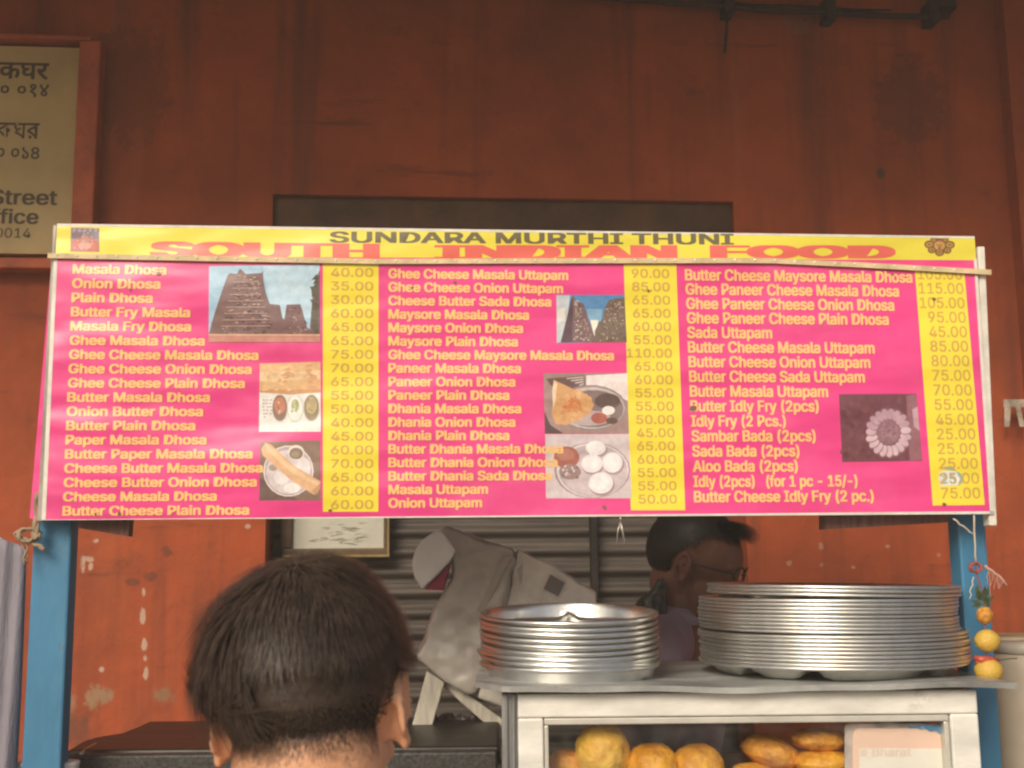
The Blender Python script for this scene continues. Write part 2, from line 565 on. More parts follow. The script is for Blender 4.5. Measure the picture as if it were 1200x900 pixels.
# backing: a shallow tray with wrapped edges
BM_ = FR[board]
mb = MB(); mb.box((-BW / 2 + .004, 0.002, 0.004), (BW / 2 - .004, 0.030, BH - .002), BM_)
bevel(mb.build("backing_panel", M_white, board), .003)
mb = MB(); pr.poly(mb, [(65, 300), (1144, 305), (1142, 277), (67, 262)], 0.0002)
mb.build("header_band", C_yel2, board)
for q in ([(378.4, 308), (443.6, 308), (443.4, 599.7), (378.4, 599.7)], [(731, 310), (792.4, 310), (803, 598), (739.3, 598)], [(1072, 316), (1130, 318), (1154, 591.7), (1093, 592.5)]):
    mb = MB(); pr.poly(mb, q[::-1], 0.0002)
    mb.build("price_column", C_yel, board)
mb = MB()
for q in ([(63, 300), (67.5, 300), (53.5, 609), (48.6, 609.3)], [(1141, 303), (1144.5, 303), (1165, 601.5), (1160, 601.5)], [(49, 609.0), (1165, 599), (1165, 602.3), (49, 609.6)], [(67, 262), (1142, 277), (1142, 279.5), (67, 265)]):
    pr.poly(mb, q[::-1], 0.0004)
mb.build("white_hem", M_white, board)

D1 = ["Masala Dhosa", "Onion Dhosa", "Plain Dhosa", "Butter Fry Masala", "Masala Fry Dhosa", "Ghee Masala Dhosa", "Ghee Cheese Masala Dhosa", "Ghee Cheese Onion Dhosa", "Ghee Cheese Plain Dhosa", "Butter Masala Dhosa", "Onion Butter Dhosa", "Butter Plain Dhosa", "Paper Masala Dhosa", "Butter Paper Masala Dhosa", "Cheese Butter Masala Dhosa", "Cheese Butter Onion Dhosa", "Cheese Masala Dhosa", "Butter Cheese Plain Dhosa"]
E1 = [195, 188, 179, 223, 224, 240, 303, 295, 287, 246, 238, 229, 242, 296, 308, 301, 254, 292]
V1 = [40, 35, 30, 60, 45, 65, 75, 70, 65, 55, 50, 40, 45, 60, 70, 65, 60, 60]
D2 = ["Ghee Cheese Masala Uttapam", "Ghee Cheese Onion Uttapam", "Cheese Butter Sada Dhosa", "Maysore Masala Dhosa", "Maysore Onion Dhosa", "Maysore Plain Dhosa", "Ghee Cheese Maysore Masala Dhosa", "Paneer Masala Dhosa", "Paneer Onion Dhosa", "Paneer Plain Dhosa", "Dhania Masala Dhosa", "Dhania Onion Dhosa", "Dhania Plain Dhosa", "Butter Dhania Masala Dhosa", "Butter Dhania Onion Dhosa", "Butter Dhania Sada Dhosa", "Masala Uttapam", "Onion Uttapam"]
E2 = [666, 660, 646, 620, 613, 607, 719.5, 610.5, 604, 597, 611, 604, 597, 660, 653.5, 647, 572, 565]
V2 = [90, 85, 65, 65, 60, 55, 110, 65, 60, 55, 55, 50, 45, 65, 60, 55, 55, 50]
D3 = ["Butter Cheese Maysore Masala Dhosa", "Ghee Paneer Cheese Masala Dhosa", "Ghee Paneer Cheese Onion Dhosa", "Ghee Paneer Cheese Plain Dhosa", "Sada Uttapam", "Butter Cheese Masala Uttapam", "Butter Cheese Onion Uttapam", "Butter Cheese Sada Uttapam", "Butter Masala Uttapam", "Butter Idly Fry (2pcs)", "Idly Fry (2 Pcs.)", "Sambar Bada (2pcs)", "Sada Bada (2pcs)", "Aloo Bada (2pcs)", "Idly (2pcs)   (for 1 pc - 15/-)", "Butter Cheese Idly Fry (2 pc.)"]
E3 = [1069, 1053.5, 1048, 1041.5, 905, 1025, 1020, 1013.5, 970.5, 959.5, 921, 956, 937, 935, 1005, 1024]
V3 = [105, 115, 105, 95, 45, 85, 80, 75, 70, 55, 45, 25, 25, 25, 25, 75]
dish = MB(); price = MB()
for r, (t, e) in enumerate(zip(D1, E1)):
    pr.text(dish, t, 85 - 12 * r / 17, e, 320.5 + 16.68 * r, 10.6, 0.0007, 0.034)
    pr.text(price, "%d.00" % V1[r], 387.8, 437.5, 324 + 16.02 * r, 10.0, 0.0005, 0.016)
dish.build("dish_lettering", C_txt, board); price.build("price_lettering", C_prc, board); dish = MB(); price = MB()
for r, (t, e) in enumerate(zip(D2, E2)):
    pr.text(dish, t, 455, e, 325.8 + 15.82 * r, 10.6, 0.0007, 0.034)
    x0 = 740.3 + 0.478 * r; x1 = 784.3 + 0.54 * r
    pr.text(price, "%d.00" % V2[r], x0 - (9 if V2[r] > 99 else 0), x1, 325.4 + 15.57 * r, 10.2, 0.0005, 0.018)
dish.build("dish_lettering", C_txt, board); price.build("price_lettering", C_prc, board); dish = MB(); price = MB()
for r, (t, e) in enumerate(zip(D3, E3)):
    pr.text(dish, t, 802.7 + 0.7 * r, e, 328.3 + 16.7 * r + 0.0425 * r * r, 12.6, 0.0007, 0.030)
    x0 = 1084 + 1.27 * r; x1 = 1127.7 + 1.42 * r
    pr.text(price, "%d.00" % V3[r], x0 - (8.5 if V3[r] > 99 else 0), x1, 327 + 16.87 * r + 0.0178 * r * r, 12.4, 0.0005, 0.014)
dish.build("dish_lettering", C_txt, board)
price.build("price_lettering", C_prc, board)
hd = MB()
pr.text(hd, "SUNDARA MURTHI THUNI", 386, 860, 284, 12.3, 0.0005, 0.028, y1=286.4)
hd.build("owner_lettering", C_blk, board)
for t, x0, x1, ya, yb, cp in (("SOUTH", 175, 445, 300.5, 303, 17), ("INDIAN", 509, 794, 303.2, 303.2, 15.5), ("FOOD", 832, 1050, 302.5, 302.5, 14.5)):
    hd = MB()
    pr.text(hd, t, x0, x1, ya, cp, 0.0005, 0.060, y1=yb)
    hd.build("title_lettering", C_red, board)

# printed pictures: flat inks laid over each other
INK = {}
def ink_mat(c):
    m = vinyl("print_ink", c)
    N = m.node_tree.nodes
    for n in N:
        if n.type == 'TEX_NOISE' and abs(n.inputs["Scale"].default_value - 5.0) < .01:
            n.inputs["Scale"].default_value = 70; n.inputs["Detail"].default_value = 3
        if n.type == 'VALTORGB':
            n.color_ramp.elements[0].color = (*[x * .84 for x in c], 1)
            n.color_ramp.elements[1].color = (*[min(.9, x * 1.08 + .01) for x in c], 1)
    return m
def ink(c):
    if c not in INK: INK[c] = ink_mat(c)
    return INK[c]
class Pic:
    def __init__(s, name, quad, col, lab=None):
        s.mb = MB(); s.m = []; s.mi = []; s.n = 0; s.name = name; s.lab = lab
        s.add(col, quad)
    def add(s, col, pts):
        s.n += 1
        b = len(s.mb.f)
        a2 = sum(pts[i][0] * pts[(i + 1) % len(pts)][1] - pts[(i + 1) % len(pts)][0] * pts[i][1] for i in range(len(pts)))
        if a2 > 0: pts = pts[::-1]
        pr.poly(s.mb, pts, 0.0002 + 0.000003 * s.n)
        m = ink(col)
        if m not in s.m: s.m.append(m)
        s.mi += [s.m.index(m)] * (len(s.mb.f) - b)
        return s
    def ell(s, col, cx, cy, rx, ry, rot=0, n=22, a0=0, a1=360):
        pts = []
        for i in range(n):
            a = R(a0 + (a1 - a0) * i / (n if a1 - a0 == 360 else n - 1)); c, k = math.cos(R(rot)), math.sin(R(rot))
            x, y = rx * math.cos(a), ry * math.sin(a)
            pts.append((cx + x * c - y * k, cy + x * k + y * c))
        return s.add(col, pts)
    def done(s):
        o = s.mb.build(s.name, s.m, board, midx=s.mi)
        if s.lab: o["label"] = s.lab
        return o
def clampx(x, a, b): return max(a, min(b, x))

# 1 stone temple towers under a pale blue sky
p = Pic("printed_photo", [(245, 312), (374.5, 310), (375.5, 401), (244.5, 401)], (0.36, 0.56, 0.74), "printed picture of a stone temple tower under blue sky")
p.add((0.47, 0.65, 0.79), [(308, 312), (374, 311), (374, 372), (320, 372)])
p.add((0.50, 0.67, 0.80), [(325, 316), (338, 320), (366, 345), (345, 346), (328, 332)])
st = (0.20, 0.115, 0.115)
p.add(st, [(244.5, 392), (250, 372), (257, 350), (264, 330), (267, 322), (270, 320), (278, 321), (281, 315), (284, 317), (288, 321), (306, 320), (308, 318), (309, 330), (312, 345), (316, 356), (328, 357.5), (331, 372), (333, 375), (336, 357), (352, 356.5), (355, 366), (360, 384), (363, 386), (366, 350), (370, 328), (374.8, 316), (375.3, 394)])
for i in range(260):
    yy = random.uniform(322, 391)
    hw = 11 + (yy - 320) * 0.27
    x = 288 + random.uniform(-hw, hw * 1.0) if random.random() < 0.72 else random.uniform(338, 358)
    if x > 330 and yy < 360: continue
    if x < 246: continue
    g = random.choice([(0.40, 0.25, 0.22), (0.075, 0.04, 0.045), (0.10, 0.05, 0.055), (0.50, 0.34, 0.30)])
    ww, hh = random.uniform(1, 4.5), random.uniform(0.7, 1.7)
    p.add(g, [(x, yy), (x + ww, yy), (x + ww, yy + hh), (x, yy + hh)])
for k in range(8):
    yy = 330 + k * 7.4; hw = 12 + (yy - 322) * 0.29
    p.add((0.42, 0.28, 0.25), [(288 - hw, yy), (288 + hw, yy - 0.4), (288 + hw, yy + 0.9), (288 - hw, yy + 1.2)])
for k in range(14):
    p.add((0.10, 0.09, 0.06), [(366 + random.uniform(-3, 6), 320 + k * 5 + 1), (369 + random.uniform(0, 5), 321 + k * 5), (373, 327 + k * 5), (364 + random.uniform(0, 3), 328 + k * 5)])
p.add((0.55, 0.24, 0.20), [(244.5, 393), (375.3, 393), (375.5, 401), (244.5, 401)])
p.add((0.70, 0.42, 0.30), [(244.8, 391.5), (375.2, 391.7), (375.3, 393.4), (244.8, 393.2)])
p.done()
# 2 long dosa above three bowls
p = Pic("printed_photo", [(304.5, 426), (375.5, 424), (376, 506), (303.5, 506)], (0.82, 0.78, 0.76), "printed picture of a long dosa above three bowls")
p.add((0.74, 0.46, 0.24), [(304.5, 426), (375.5, 424), (375.8, 460), (340, 462), (304.2, 460)])
p.add((0.80, 0.58, 0.36), [(304.5, 436), (375.6, 434), (375.7, 444), (304.4, 447)])
p.add((0.62, 0.34, 0.17), [(304.4, 457), (375.7, 456), (375.8, 460), (340, 462.4), (304.2, 460)])
for k in range(70):
    x, y = random.uniform(309, 371), random.uniform(428, 458)
    c = (0.66, 0.36, 0.19) if abs(x - 336) < 9 and abs(y - 440) < 8 or x > 362 else random.choice([(0.76, 0.50, 0.28), (0.80, 0.57, 0.35), (0.72, 0.45, 0.24)])
    p.ell(c, x, y, random.uniform(2, 5), random.uniform(1, 2.2), random.uniform(-20, 20), n=9)
for x, c, c2 in ((328, (0.26, 0.17, 0.13), (0.55, 0.22, 0.14)), (346, (0.86, 0.86, 0.80), (0.36, 0.44, 0.20)), (365, (0.30, 0.24, 0.15), (0.52, 0.42, 0.24))):
    p.ell((0.62, 0.58, 0.55), x, 478.5, 9.6, 16.5).ell(c, x, 478, 8.6, 15.2).ell(c2, x, 475, 4.5 if x == 346 else 6.5, 7 if x == 346 else 10)
    for k in range(9):
        p.ell(random.choice([c2, c, (0.66, 0.50, 0.34)]), x + random.uniform(-4, 4), 476 + random.uniform(-8, 8), 1.3, 1.6, n=6)
for k in range(16):
    xx, yy = 308 + (k % 3) * 4 + random.uniform(-1, 1), 468 + (k // 3) * 4
    p.add((0.50, 0.42, 0.44), [(xx, yy), (xx + 2.6, yy), (xx + 2.6, yy + 1.6), (xx, yy + 1.6)])
p.done()
# 3 rolled dosa across a round steel plate
p = Pic("printed_photo", [(305, 518), (375, 516), (376, 586.5), (304, 586.5)], (0.26, 0.17, 0.13), "printed picture of a rolled dosa across a round steel plate")
p.add((0.16, 0.10, 0.09), [(304.5, 560), (325, 572), (350, 586), (304, 586.4)])
p.ell((0.78, 0.70, 0.70), 338, 552, 29.5, 30).ell((0.48, 0.40, 0.42), 338, 552, 28, 28.5).ell((0.66, 0.58, 0.60), 338, 553, 26, 26)
p.ell((0.80, 0.75, 0.76), 330, 560, 9, 8).ell((0.84, 0.80, 0.80), 342, 572, 10, 6).ell((0.74, 0.68, 0.70), 356, 548, 8, 12).ell((0.35, 0.27, 0.26), 320, 548, 5, 4)
p.ell((0.78, 0.70, 0.64), 347, 530.5, 9.8, 9).ell((0.24, 0.18, 0.14), 347, 531.5, 8, 6.8).ell((0.36, 0.27, 0.19), 346, 533, 5, 3.6)
p.add((0.72, 0.44, 0.26), [(306, 526), (311, 519), (318, 521), (345, 546), (376, 564.5), (372, 578), (368, 580), (340, 562), (308, 534)])
p.add((0.80, 0.55, 0.34), [(311, 521), (317, 523), (345, 549), (374, 566), (373, 570), (342, 554), (312, 527)])
p.add((0.55, 0.30, 0.17), [(366, 575), (375.5, 566), (375, 572), (370, 580.5)])
p.done()
# 4 two carved towers, deep blue sky
p = Pic("printed_photo", [(652, 345.5), (731.8, 345.5), (734.5, 401), (652.5, 402)], (0.10, 0.25, 0.50), "printed picture of two carved temple towers and dark blue sky")
p.add((0.50, 0.55, 0.60), [(652, 346), (668, 346), (664, 380), (658, 401), (652.5, 402)])
p.add((0.70, 0.68, 0.66), [(653, 362), (662, 360), (662, 376), (653, 378)])
p.add((0.22, 0.42, 0.60), [(688, 362), (706, 362), (702, 395), (690, 385)]).add((0.78, 0.76, 0.66), [(692, 375), (701, 375), (699, 392), (696, 394)])
p.add((0.19, 0.11, 0.12), [(657, 401), (663, 377), (669.5, 350), (671.5, 346), (675, 352), (684, 356), (687, 366), (693, 382), (697, 395), (697, 401.5)])
p.add((0.17, 0.12, 0.09), [(697, 401.5), (697, 388), (702, 377), (705, 376), (710, 358), (714, 352), (721, 350), (731.9, 349), (734.5, 401)])
for i in range(230):
    yy = random.uniform(352, 399)
    if random.random() < 0.55:
        x = random.uniform(672, 676 + (yy - 352) * 0.42)
    else:
        x = random.uniform(712 - (yy - 352) * 0.26, 731)
    g = random.choice([(0.40, 0.30, 0.28), (0.30, 0.22, 0.17), (0.55, 0.46, 0.42), (0.10, 0.06, 0.06), (0.34, 0.30, 0.20)])
    ww, hh = random.uniform(0.8, 2.3), random.uniform(0.8, 2.2)
    p.add(g, [(x, yy), (x + ww, yy), (x + ww, yy + hh), (x, yy + hh)])
p.add((0.10, 0.055, 0.07), [(657, 401), (663, 377), (669.5, 350), (671, 349), (671, 375), (670, 401)])
p.done()
# 5 folded brown dosa on an oval plate
p = Pic("printed_photo", [(637, 437.5), (734.8, 437), (737, 508), (638.5, 508)], (0.36, 0.24, 0.23), "printed picture of a folded brown dosa on an oval plate")
p.add((0.16, 0.09, 0.09), [(640, 444), (684, 440), (686, 452), (664, 456), (646, 452)])
for k in range(4):
    p.add((0.62, 0.52, 0.50), [(664 + 5 * k, 443 + 2.6 * k), (684, 441 + 2.6 * k), (684, 442.6 + 2.6 * k), (664 + 5 * k, 444.4 + 2.6 * k)])
p.add((0.80, 0.70, 0.70), [(687, 440), (734.8, 437.5), (736, 470), (715, 460), (700, 452), (687, 452)])
p.add((0.10, 0.06, 0.06), [(638, 482), (638.5, 508), (660, 508), (645, 498)])
p.ell((0.30, 0.24, 0.24), 692, 478, 42, 27).ell((0.58, 0.50, 0.50), 693, 478, 39, 24.5).ell((0.24, 0.17, 0.17), 695, 479, 36, 22).ell((0.46, 0.38, 0.38), 690, 490, 26, 9)
p.ell((0.12, 0.075, 0.07), 712, 470, 15, 9).ell((0.80, 0.74, 0.73), 713, 481, 7.5, 5.2).ell((0.40, 0.11, 0.085), 702, 490, 9.5, 6.5).ell((0.14, 0.08, 0.07), 717, 493, 7, 4)
p.add((0.64, 0.35, 0.16), [(649, 445), (655, 448), (672, 456), (688, 462), (696, 474), (692, 484), (680, 492), (664, 498), (652, 497), (646, 485), (650, 470), (647, 458)])
for k in range(70):
    a = random.uniform(0, 6.28); q = random.random() ** .7
    x, y = 670 + 21 * q * math.cos(a) + 2, 474 + 17 * q * math.sin(a) + (2 if math.cos(a) < 0 else 0)
    if y < 452 + max(0, (x - 655)) * .28: continue
    c = random.choice([(0.62, 0.25, 0.10), (0.66, 0.30, 0.12), (0.58, 0.20, 0.08)]) if q < .55 else random.choice([(0.66, 0.37, 0.17), (0.60, 0.31, 0.13), (0.70, 0.43, 0.22)])
    p.ell(c, x, y, random.uniform(1.5, 4.5), random.uniform(1.2, 3), random.uniform(0, 180), n=9)
p.add((0.80, 0.60, 0.42), [(649, 445), (653, 449), (651, 470), (648, 480), (647, 458)])
p.done()
# 6 four idlis on a steel plate
p = Pic("printed_photo", [(639, 509), (737, 508.5), (740.3, 584), (639.8, 584)], (0.64, 0.55, 0.58), "printed picture of four white idlis on a steel plate")
p.ell((0.34, 0.24, 0.26), 694, 551, 44.5, 36 if False else 32.8).ell((0.70, 0.62, 0.65), 694.5, 551, 42.5, 32).ell((0.50, 0.41, 0.44), 695, 551.5, 40, 30.5).ell((0.60, 0.50, 0.54), 697, 555, 38, 26)
p.ell((0.42, 0.15, 0.12), 664, 536, 15, 13).ell((0.50, 0.22, 0.17), 663, 533, 10, 7).ell((0.33, 0.22, 0.22), 668, 553, 13, 9)
for k in range(16):
    p.ell(random.choice([(0.70, 0.62, 0.62), (0.22, 0.14, 0.13), (0.52, 0.42, 0.42)]), 667 + random.uniform(-10, 10), 553 + random.uniform(-7, 7), 2, 1.2, random.uniform(0, 180), n=8)
for x, y, a, b in ((698, 525, 12, 8.6), (693.5, 543, 12.5, 11), (717.5, 542, 12, 12), (704, 566, 14.5, 12.5)):
    p.ell((0.38, 0.29, 0.31), x + 1.2, y + 2, a + 0.8, b + 0.6).ell((0.80, 0.74, 0.78), x, y, a, b).ell((0.87, 0.83, 0.86), x - 1, y - 1.4, a * 0.78, b * 0.72)
p.done()
# 7 ring of white pieces on a dark ground
p = Pic("printed_photo", [(983, 462), (1074, 461.5), (1080.5, 540), (987, 541.5)], (0.17, 0.055, 0.075), "printed picture of a ring of pale pieces on dark maroon")
p.add((0.30, 0.13, 0.16), [(1062, 464), (1074, 462), (1080, 539), (1066, 540)])
p.add((0.52, 0.34, 0.40), [(1069, 480), (1075, 476), (1077.5, 505), (1071, 500)])
for k in range(60):
    p.ell(random.choice([(0.20, 0.075, 0.09), (0.145, 0.045, 0.062), (0.19, 0.062, 0.075)]), random.uniform(987, 1060), random.uniform(466, 537), random.uniform(2, 6), random.uniform(2, 4), random.uniform(0, 180), n=9)
p.ell((0.24, 0.115, 0.145), 1042, 507, 27, 29)
for k in range(19):
    a = R(k * 360 / 19 + 12); w_ = random.uniform(.9, 1.1)
    x, y = 1041 + 20.5 * math.cos(a), 507.0 + 22.0 * math.sin(a)
    c = random.choice([(0.66, 0.47, 0.54), (0.60, 0.42, 0.49)]) if math.sin(a) > -0.2 else (0.50, 0.32, 0.39)
    p.ell((0.34, 0.19, 0.235), x + .6, y + .8, 7.2 * w_, 4.5, math.degrees(a), n=14).ell(c, x, y, 6.6 * w_, 4.0, math.degrees(a), n=14)
p.ell((0.29, 0.15, 0.185), 1041, 506.5, 13, 14.5)
for k in range(50):
    a = random.uniform(0, 6.28); rr = random.uniform(0, 11)
    p.ell(random.choice([(0.36, 0.21, 0.25), (0.23, 0.11, 0.14)]), 1041 + rr * math.cos(a), 506 + rr * 1.1 * math.sin(a), 1.3, 1.1, n=6)
p.done()
# emblems on the header
p = Pic("emblem", [(83, 266.5), (116.5, 267.5), (116.5, 295.5), (82.5, 295)], (0.36, 0.20, 0.18), "small square deity picture at the left end of the header")
p.add((0.17, 0.15, 0.20), [(84, 268), (116, 268.5), (116, 280), (84, 280)]).add((0.50, 0.12, 0.10), [(84, 283), (92, 279), (108, 279), (115, 284), (115.5, 294.5), (83.5, 294)])
for k in range(5):
    p.ell((0.34, 0.30, 0.34), 87 + 6.3 * k, 270, 2, 2.2, n=8).add((0.20, 0.13, 0.16), [(85 + 6.3 * k, 273), (89 + 6.3 * k, 273), (90 + 6.3 * k, 279), (84 + 6.3 * k, 279)])
p.ell((0.42, 0.20, 0.15), 99.5, 281, 5, 6).ell((0.62, 0.27, 0.22), 99.5, 288, 8, 4)
for k in range(26):
    p.ell(random.choice([(0.62, 0.35, 0.30), (0.25, 0.10, 0.11), (0.45, 0.35, 0.40)]), random.uniform(86, 114), random.uniform(270, 293), 1.1, 0.9, n=6)
p.done()
p = Pic("emblem", [(1091, 279), (1111, 279.5), (1109, 292), (1101, 300), (1093, 292)], (0.22, 0.11, 0.035), "brown scalloped round emblem at the right end of the header")
for x, y, r_ in ((1089, 286.5, 6), (1113, 287, 6), (1092, 293, 5), (1110, 293.5, 5), (1101, 296, 5.5), (1094, 281, 4), (1108, 281, 4)):
    p.ell((0.22, 0.11, 0.035), x, y, r_, r_ * 0.8)
    p.ell((0.48, 0.28, 0.07), x, y, r_ * 0.62, r_ * 0.45).ell((0.25, 0.13, 0.04), x, y, r_ * 0.36, r_ * 0.25)
p.ell((0.52, 0.30, 0.10), 1101, 288, 6.2, 5.4).ell((0.28, 0.13, 0.04), 1098.6, 287, 1.1, 1.0).ell((0.28, 0.13, 0.04), 1103.4, 287, 1.1, 1.0).add((0.30, 0.14, 0.05), [(1100, 287), (1102, 287), (1103, 293), (1101, 294.5), (1099, 293)]).add((0.55, 0.13, 0.05), [(1100.3, 280.5), (1101.7, 280.5), (1101.5, 285), (1100.5, 285)])
p.done()
# price sticker, dirt, stray nails
p = Pic("price_sticker", [(1101, 553.5), (1108, 551.5), (1121, 553), (1125, 561), (1122, 568.5), (1102, 569.5), (1100, 561)], (0.74, 0.76, 0.74), "white paper patch stuck over a price, greenish edges")
p.add((0.30, 0.42, 0.36), [(1120, 551.5), (1127, 556), (1128, 566), (1122, 570), (1125, 561)])
p.add((0.34, 0.44, 0.34), [(1104, 547), (1116, 546.5), (1121, 552), (1108, 550.5)])
mbt = MB(); pr.text(mbt, "25", 1105, 1119, 566.5, 10, 0.0007, 0.0)
m_ = ink((0.36, 0.46, 0.40)); p.m.append(m_); b0 = len(p.mb.f); p.mb.add(mbt.v, mbt.f); p.mi += [len(p.m) - 1] * (len(p.mb.f) - b0)
p.done()
mb = MB()
for x, y, r_ in ((186, 320.5, 3.4), (153, 340, 1.8), (387, 598, 2.2), (708, 594.5, 3), (760, 341, 2.2), (1094, 350.5, 3.2), (1106, 591, 2.8), (112, 603, 1.8), (140, 601.5, 3), (483, 337, 1.8), (533, 331, 2.2), (812, 479, 5), (1046, 322, 1.6)):
    pts = []
    for k in range(9):
        a = 2 * math.pi * k / 9; q = r_ * random.uniform(0.6, 1.15)
        pts.append((x + q * math.cos(-a), y + q * 0.8 * math.sin(-a)))
    pr.poly(mb, pts, 0.0016)
nf = len(mb.f)
sheet_mb = MB(); pr.poly(sheet_mb, [(48.5, 609.5), (1165, 602), (1145, 303.5), (64, 300)], 0.0)
sheet_mb.add(mb.v, mb.f)
sheet_mb.build("printed_sheet", [C_pink, vinyl("grime", (0.20, 0.11, 0.07))], board, midx=[0] + [1] * nf)
# perforated strip across the board
def bpt(px, py, off): 
    u, v = pr.uv(px, py)
    return BM_ @ Vector((u, -off, v))
line = [(57, 300.5), (250, 304.2), (440, 307.2), (650, 306.6), (860, 306.2), (905, 306.5), (1010, 311.5), (1100, 316.5), (1160, 320)]
mb = MB()
tops = []; 
for (x, y) in line: tops.append((x, y))
for i in range(len(line) - 1):
    (xa, ya), (xb, yb) = line[i], line[i + 1]
    h = 2.9
    mb.prism([bpt(xa, ya + h, .006), bpt(xb, yb + h, .006), bpt(xb, yb - h, .006), bpt(xa, ya - h, .006)], BM_.to_3x3() @ Vector((0, 0.004, 0)))
nf = len(mb.f)
for k in range(46):
    x = 68 + 23.3 * k
    for i in range(len(line) - 1):
        if line[i][0] <= x <= line[i + 1][0]:
            y = line[i][1] + (line[i + 1][1] - line[i][1]) * (x - line[i][0]) / (line[i + 1][0] - line[i][0])
            c = bpt(x, y - 0.5, .0065)
            mb.ball(c, (0.0019, 0.0012, 0.0019), nu=8, nv=6)
mb.build("perforated_strip", [M_strip, mat("rivet", (0.80, 0.78, 0.66), 0.35, 0.3)], board, midx=[0] * nf + [1] * (len(mb.f) - nf))
# frame bars at both ends and wrapped side flaps
back = BM_.to_3x3() @ Vector((0, 1, 0))
mb = MB()
mb.prism([bpt(1161, 616, -.004), bpt(1170, 616, -.004), bpt(1155.5, 288, -.004), bpt(1147, 288, -.004)], back * 0.024)
bevel(mb.build("frame_bar", M_white, board), .002)
mb = MB()
mb.prism([bpt(41.5, 611, -.006), bpt(48.5, 611, -.006), bpt(66, 262, -.006), bpt(60.5, 262, -.006)], back * 0.024)
bevel(mb.build("frame_bar", mat("galvanised_bar", (0.34, 0.30, 0.27), 0.5, 0.3, var=.2), board), .002)
mb = MB()
mb.prism([bpt(31, 606, -.016), bpt(42, 611, -.010), bpt(60.5, 303, -.010), bpt(57.5, 303, -.014)], back * 0.003)
mb.build("side_flap", C_pink, board)
mb = MB()
mb.prism([bpt(57.5, 302, -.014), bpt(60.6, 302, -.010), bpt(62.5, 268, -.010), bpt(60.3, 268, -.014)], back * 0.003)
mb.build("side_flap", C_yel2, board)
mb = MB()
mb.prism([bpt(86, 618, -.032), bpt(145, 628, -.032), bpt(147, 603, -.032), bpt(86, 600, -.032)], back * 0.03)
mb.build("batten", M_wood, board); mb = MB()
mb.prism([bpt(974, 619.5, -.032), bpt(1122, 611, -.032), bpt(1122, 598, -.032), bpt(974, 598, -.032)], back * 0.03)
mb.build("batten", M_wood, board)

# hanging clip below the board
mb = MB()
a, b_ = P(722.5, 637, 1.985), P(727, 612, 1.985)
mb.tube([a, P(724, 622, 1.985), b_], 0.0012, 6).tube([b_, P(727, 604.5, 1.985)], 0.0012, 6).tube([b_, P(729.5, 622, 1.985), P(731.5, 636, 1.985)], 0.0018, 6)
o = mb.build("clip", mat("clip_wire", (0.55, 0.52, 0.46), 0.35, 0.8), None, True, origin=P(727, 637, 1.985))
tag(o, "small bent wire clip dangling from the bottom edge of the menu board", "clip")

# ================================================================== POSTS
M_blue = mat("blue_paint", (0.040, 0.185, 0.34), 0.55, var=0.14, vscale=7, bump=.15, bscale=60, col2=(0.030, 0.14, 0.25), stretch=(1, 1, 0.35))
wear(M_blue, (0.10, 0.14, 0.17), 28, .62, .68, .7); wear(M_blue, (0.12, 0.055, 0.03), 46, .68, .72, .85); wear(M_blue, (0.10, 0.28, 0.42), 6, .5, .72, .5, (1, 1, .3))
def post(xa, xb, py, Y, lab):
    a, b = P(xa, py, Y), P(xb, py, Y)
    z1 = a.z + (0.15)
    wd = b.x - a.x
    mb = MB()
    M = Matrix.Translation(Vector((a.x, Y, 0))) @ Matrix.Rotation(WY, 4, 'Z')
    mb.box((0, 0, 0), (wd, 0.045, z1), M)
    o = bevel(mb.build("post", M_blue, None, origin=((a.x + b.x) / 2, Y + .02, 0)), .004, 2)
    tag(o, lab, "post", "blue posts holding up the menu board")
    return o
post(39.5, 83, 616, 1.972, "bright blue painted post under the left end of the menu board")
post(1122.5, 1156, 608, 2.128, "blue painted post at the right with a lemon charm hanging on it")

M_str = mat("pale_string", (0.62, 0.52, 0.40), 0.9, var=0.2)
mb = MB()
Yk = 1.945
def wob(p0, p1, n=7, am=.003):
    p0, p1 = Vector(p0), Vector(p1)
    return [p0.lerp(p1, i / (n - 1)) + Vector((random.uniform(-am, am), random.uniform(-am, am), random.uniform(-am, am))) * (0 < i < n - 1) for i in range(n)]
for k in range(5):
    c = P(33, 627, Yk); ph = random.uniform(0, 6)
    mb.tube([c + Vector((.013 * math.cos(t * .9 + ph) * (1 + .15 * k), -.006 * math.sin(t * 1.3 + k), .011 * math.sin(t * .9 + ph))) for t in range(8)], .0026, 6)
mb.tube(wob(P(24, 630, Yk), P(52, 644, Yk)), .0036, 6)
mb.tube(wob(P(30, 634, Yk), P(50, 641, Yk)), .0028, 6)
mb.tube(wob(P(44, 578, Yk), P(40, 632, Yk), am=.002), .0045, 6)
mb.tube(wob(P(47, 585, Yk), P(43, 630, Yk), am=.002), .0030, 6)
mb.tube(wob(P(30, 634, Yk), P(29, 662, Yk)), .0014, 5)
mb.tube(wob(P(26, 634, Yk), P(33, 660, Yk)), .0012, 5)
o = mb.build("rope_tie", mat("jute_rope", (0.36, 0.27, 0.18), 0.95, var=.3, vscale=60), None, True, origin=P(33, 640, Yk))
tag(o, "knotted pale rope tied round the lower left corner of the menu board", "rope")
Yr = 2.055
mb = MB()
mb.tube(wob(P(1141.5, 604, Yr), P(1144, 660, Yr), am=.0012), .0016, 6)
mb.tube(wob(P(1117, 608, Yr), P(1141, 626, Yr), am=.001), .0014, 6)
mb.tube(wob(P(1141, 676, Yr), P(1136, 702, Yr), am=.002), .0010, 5)
o = mb.build("string_tie", M_str, None, True, origin=P(1142, 660, Yr))
tag(o, "thin white string tied down from the board's lower right corner", "string")

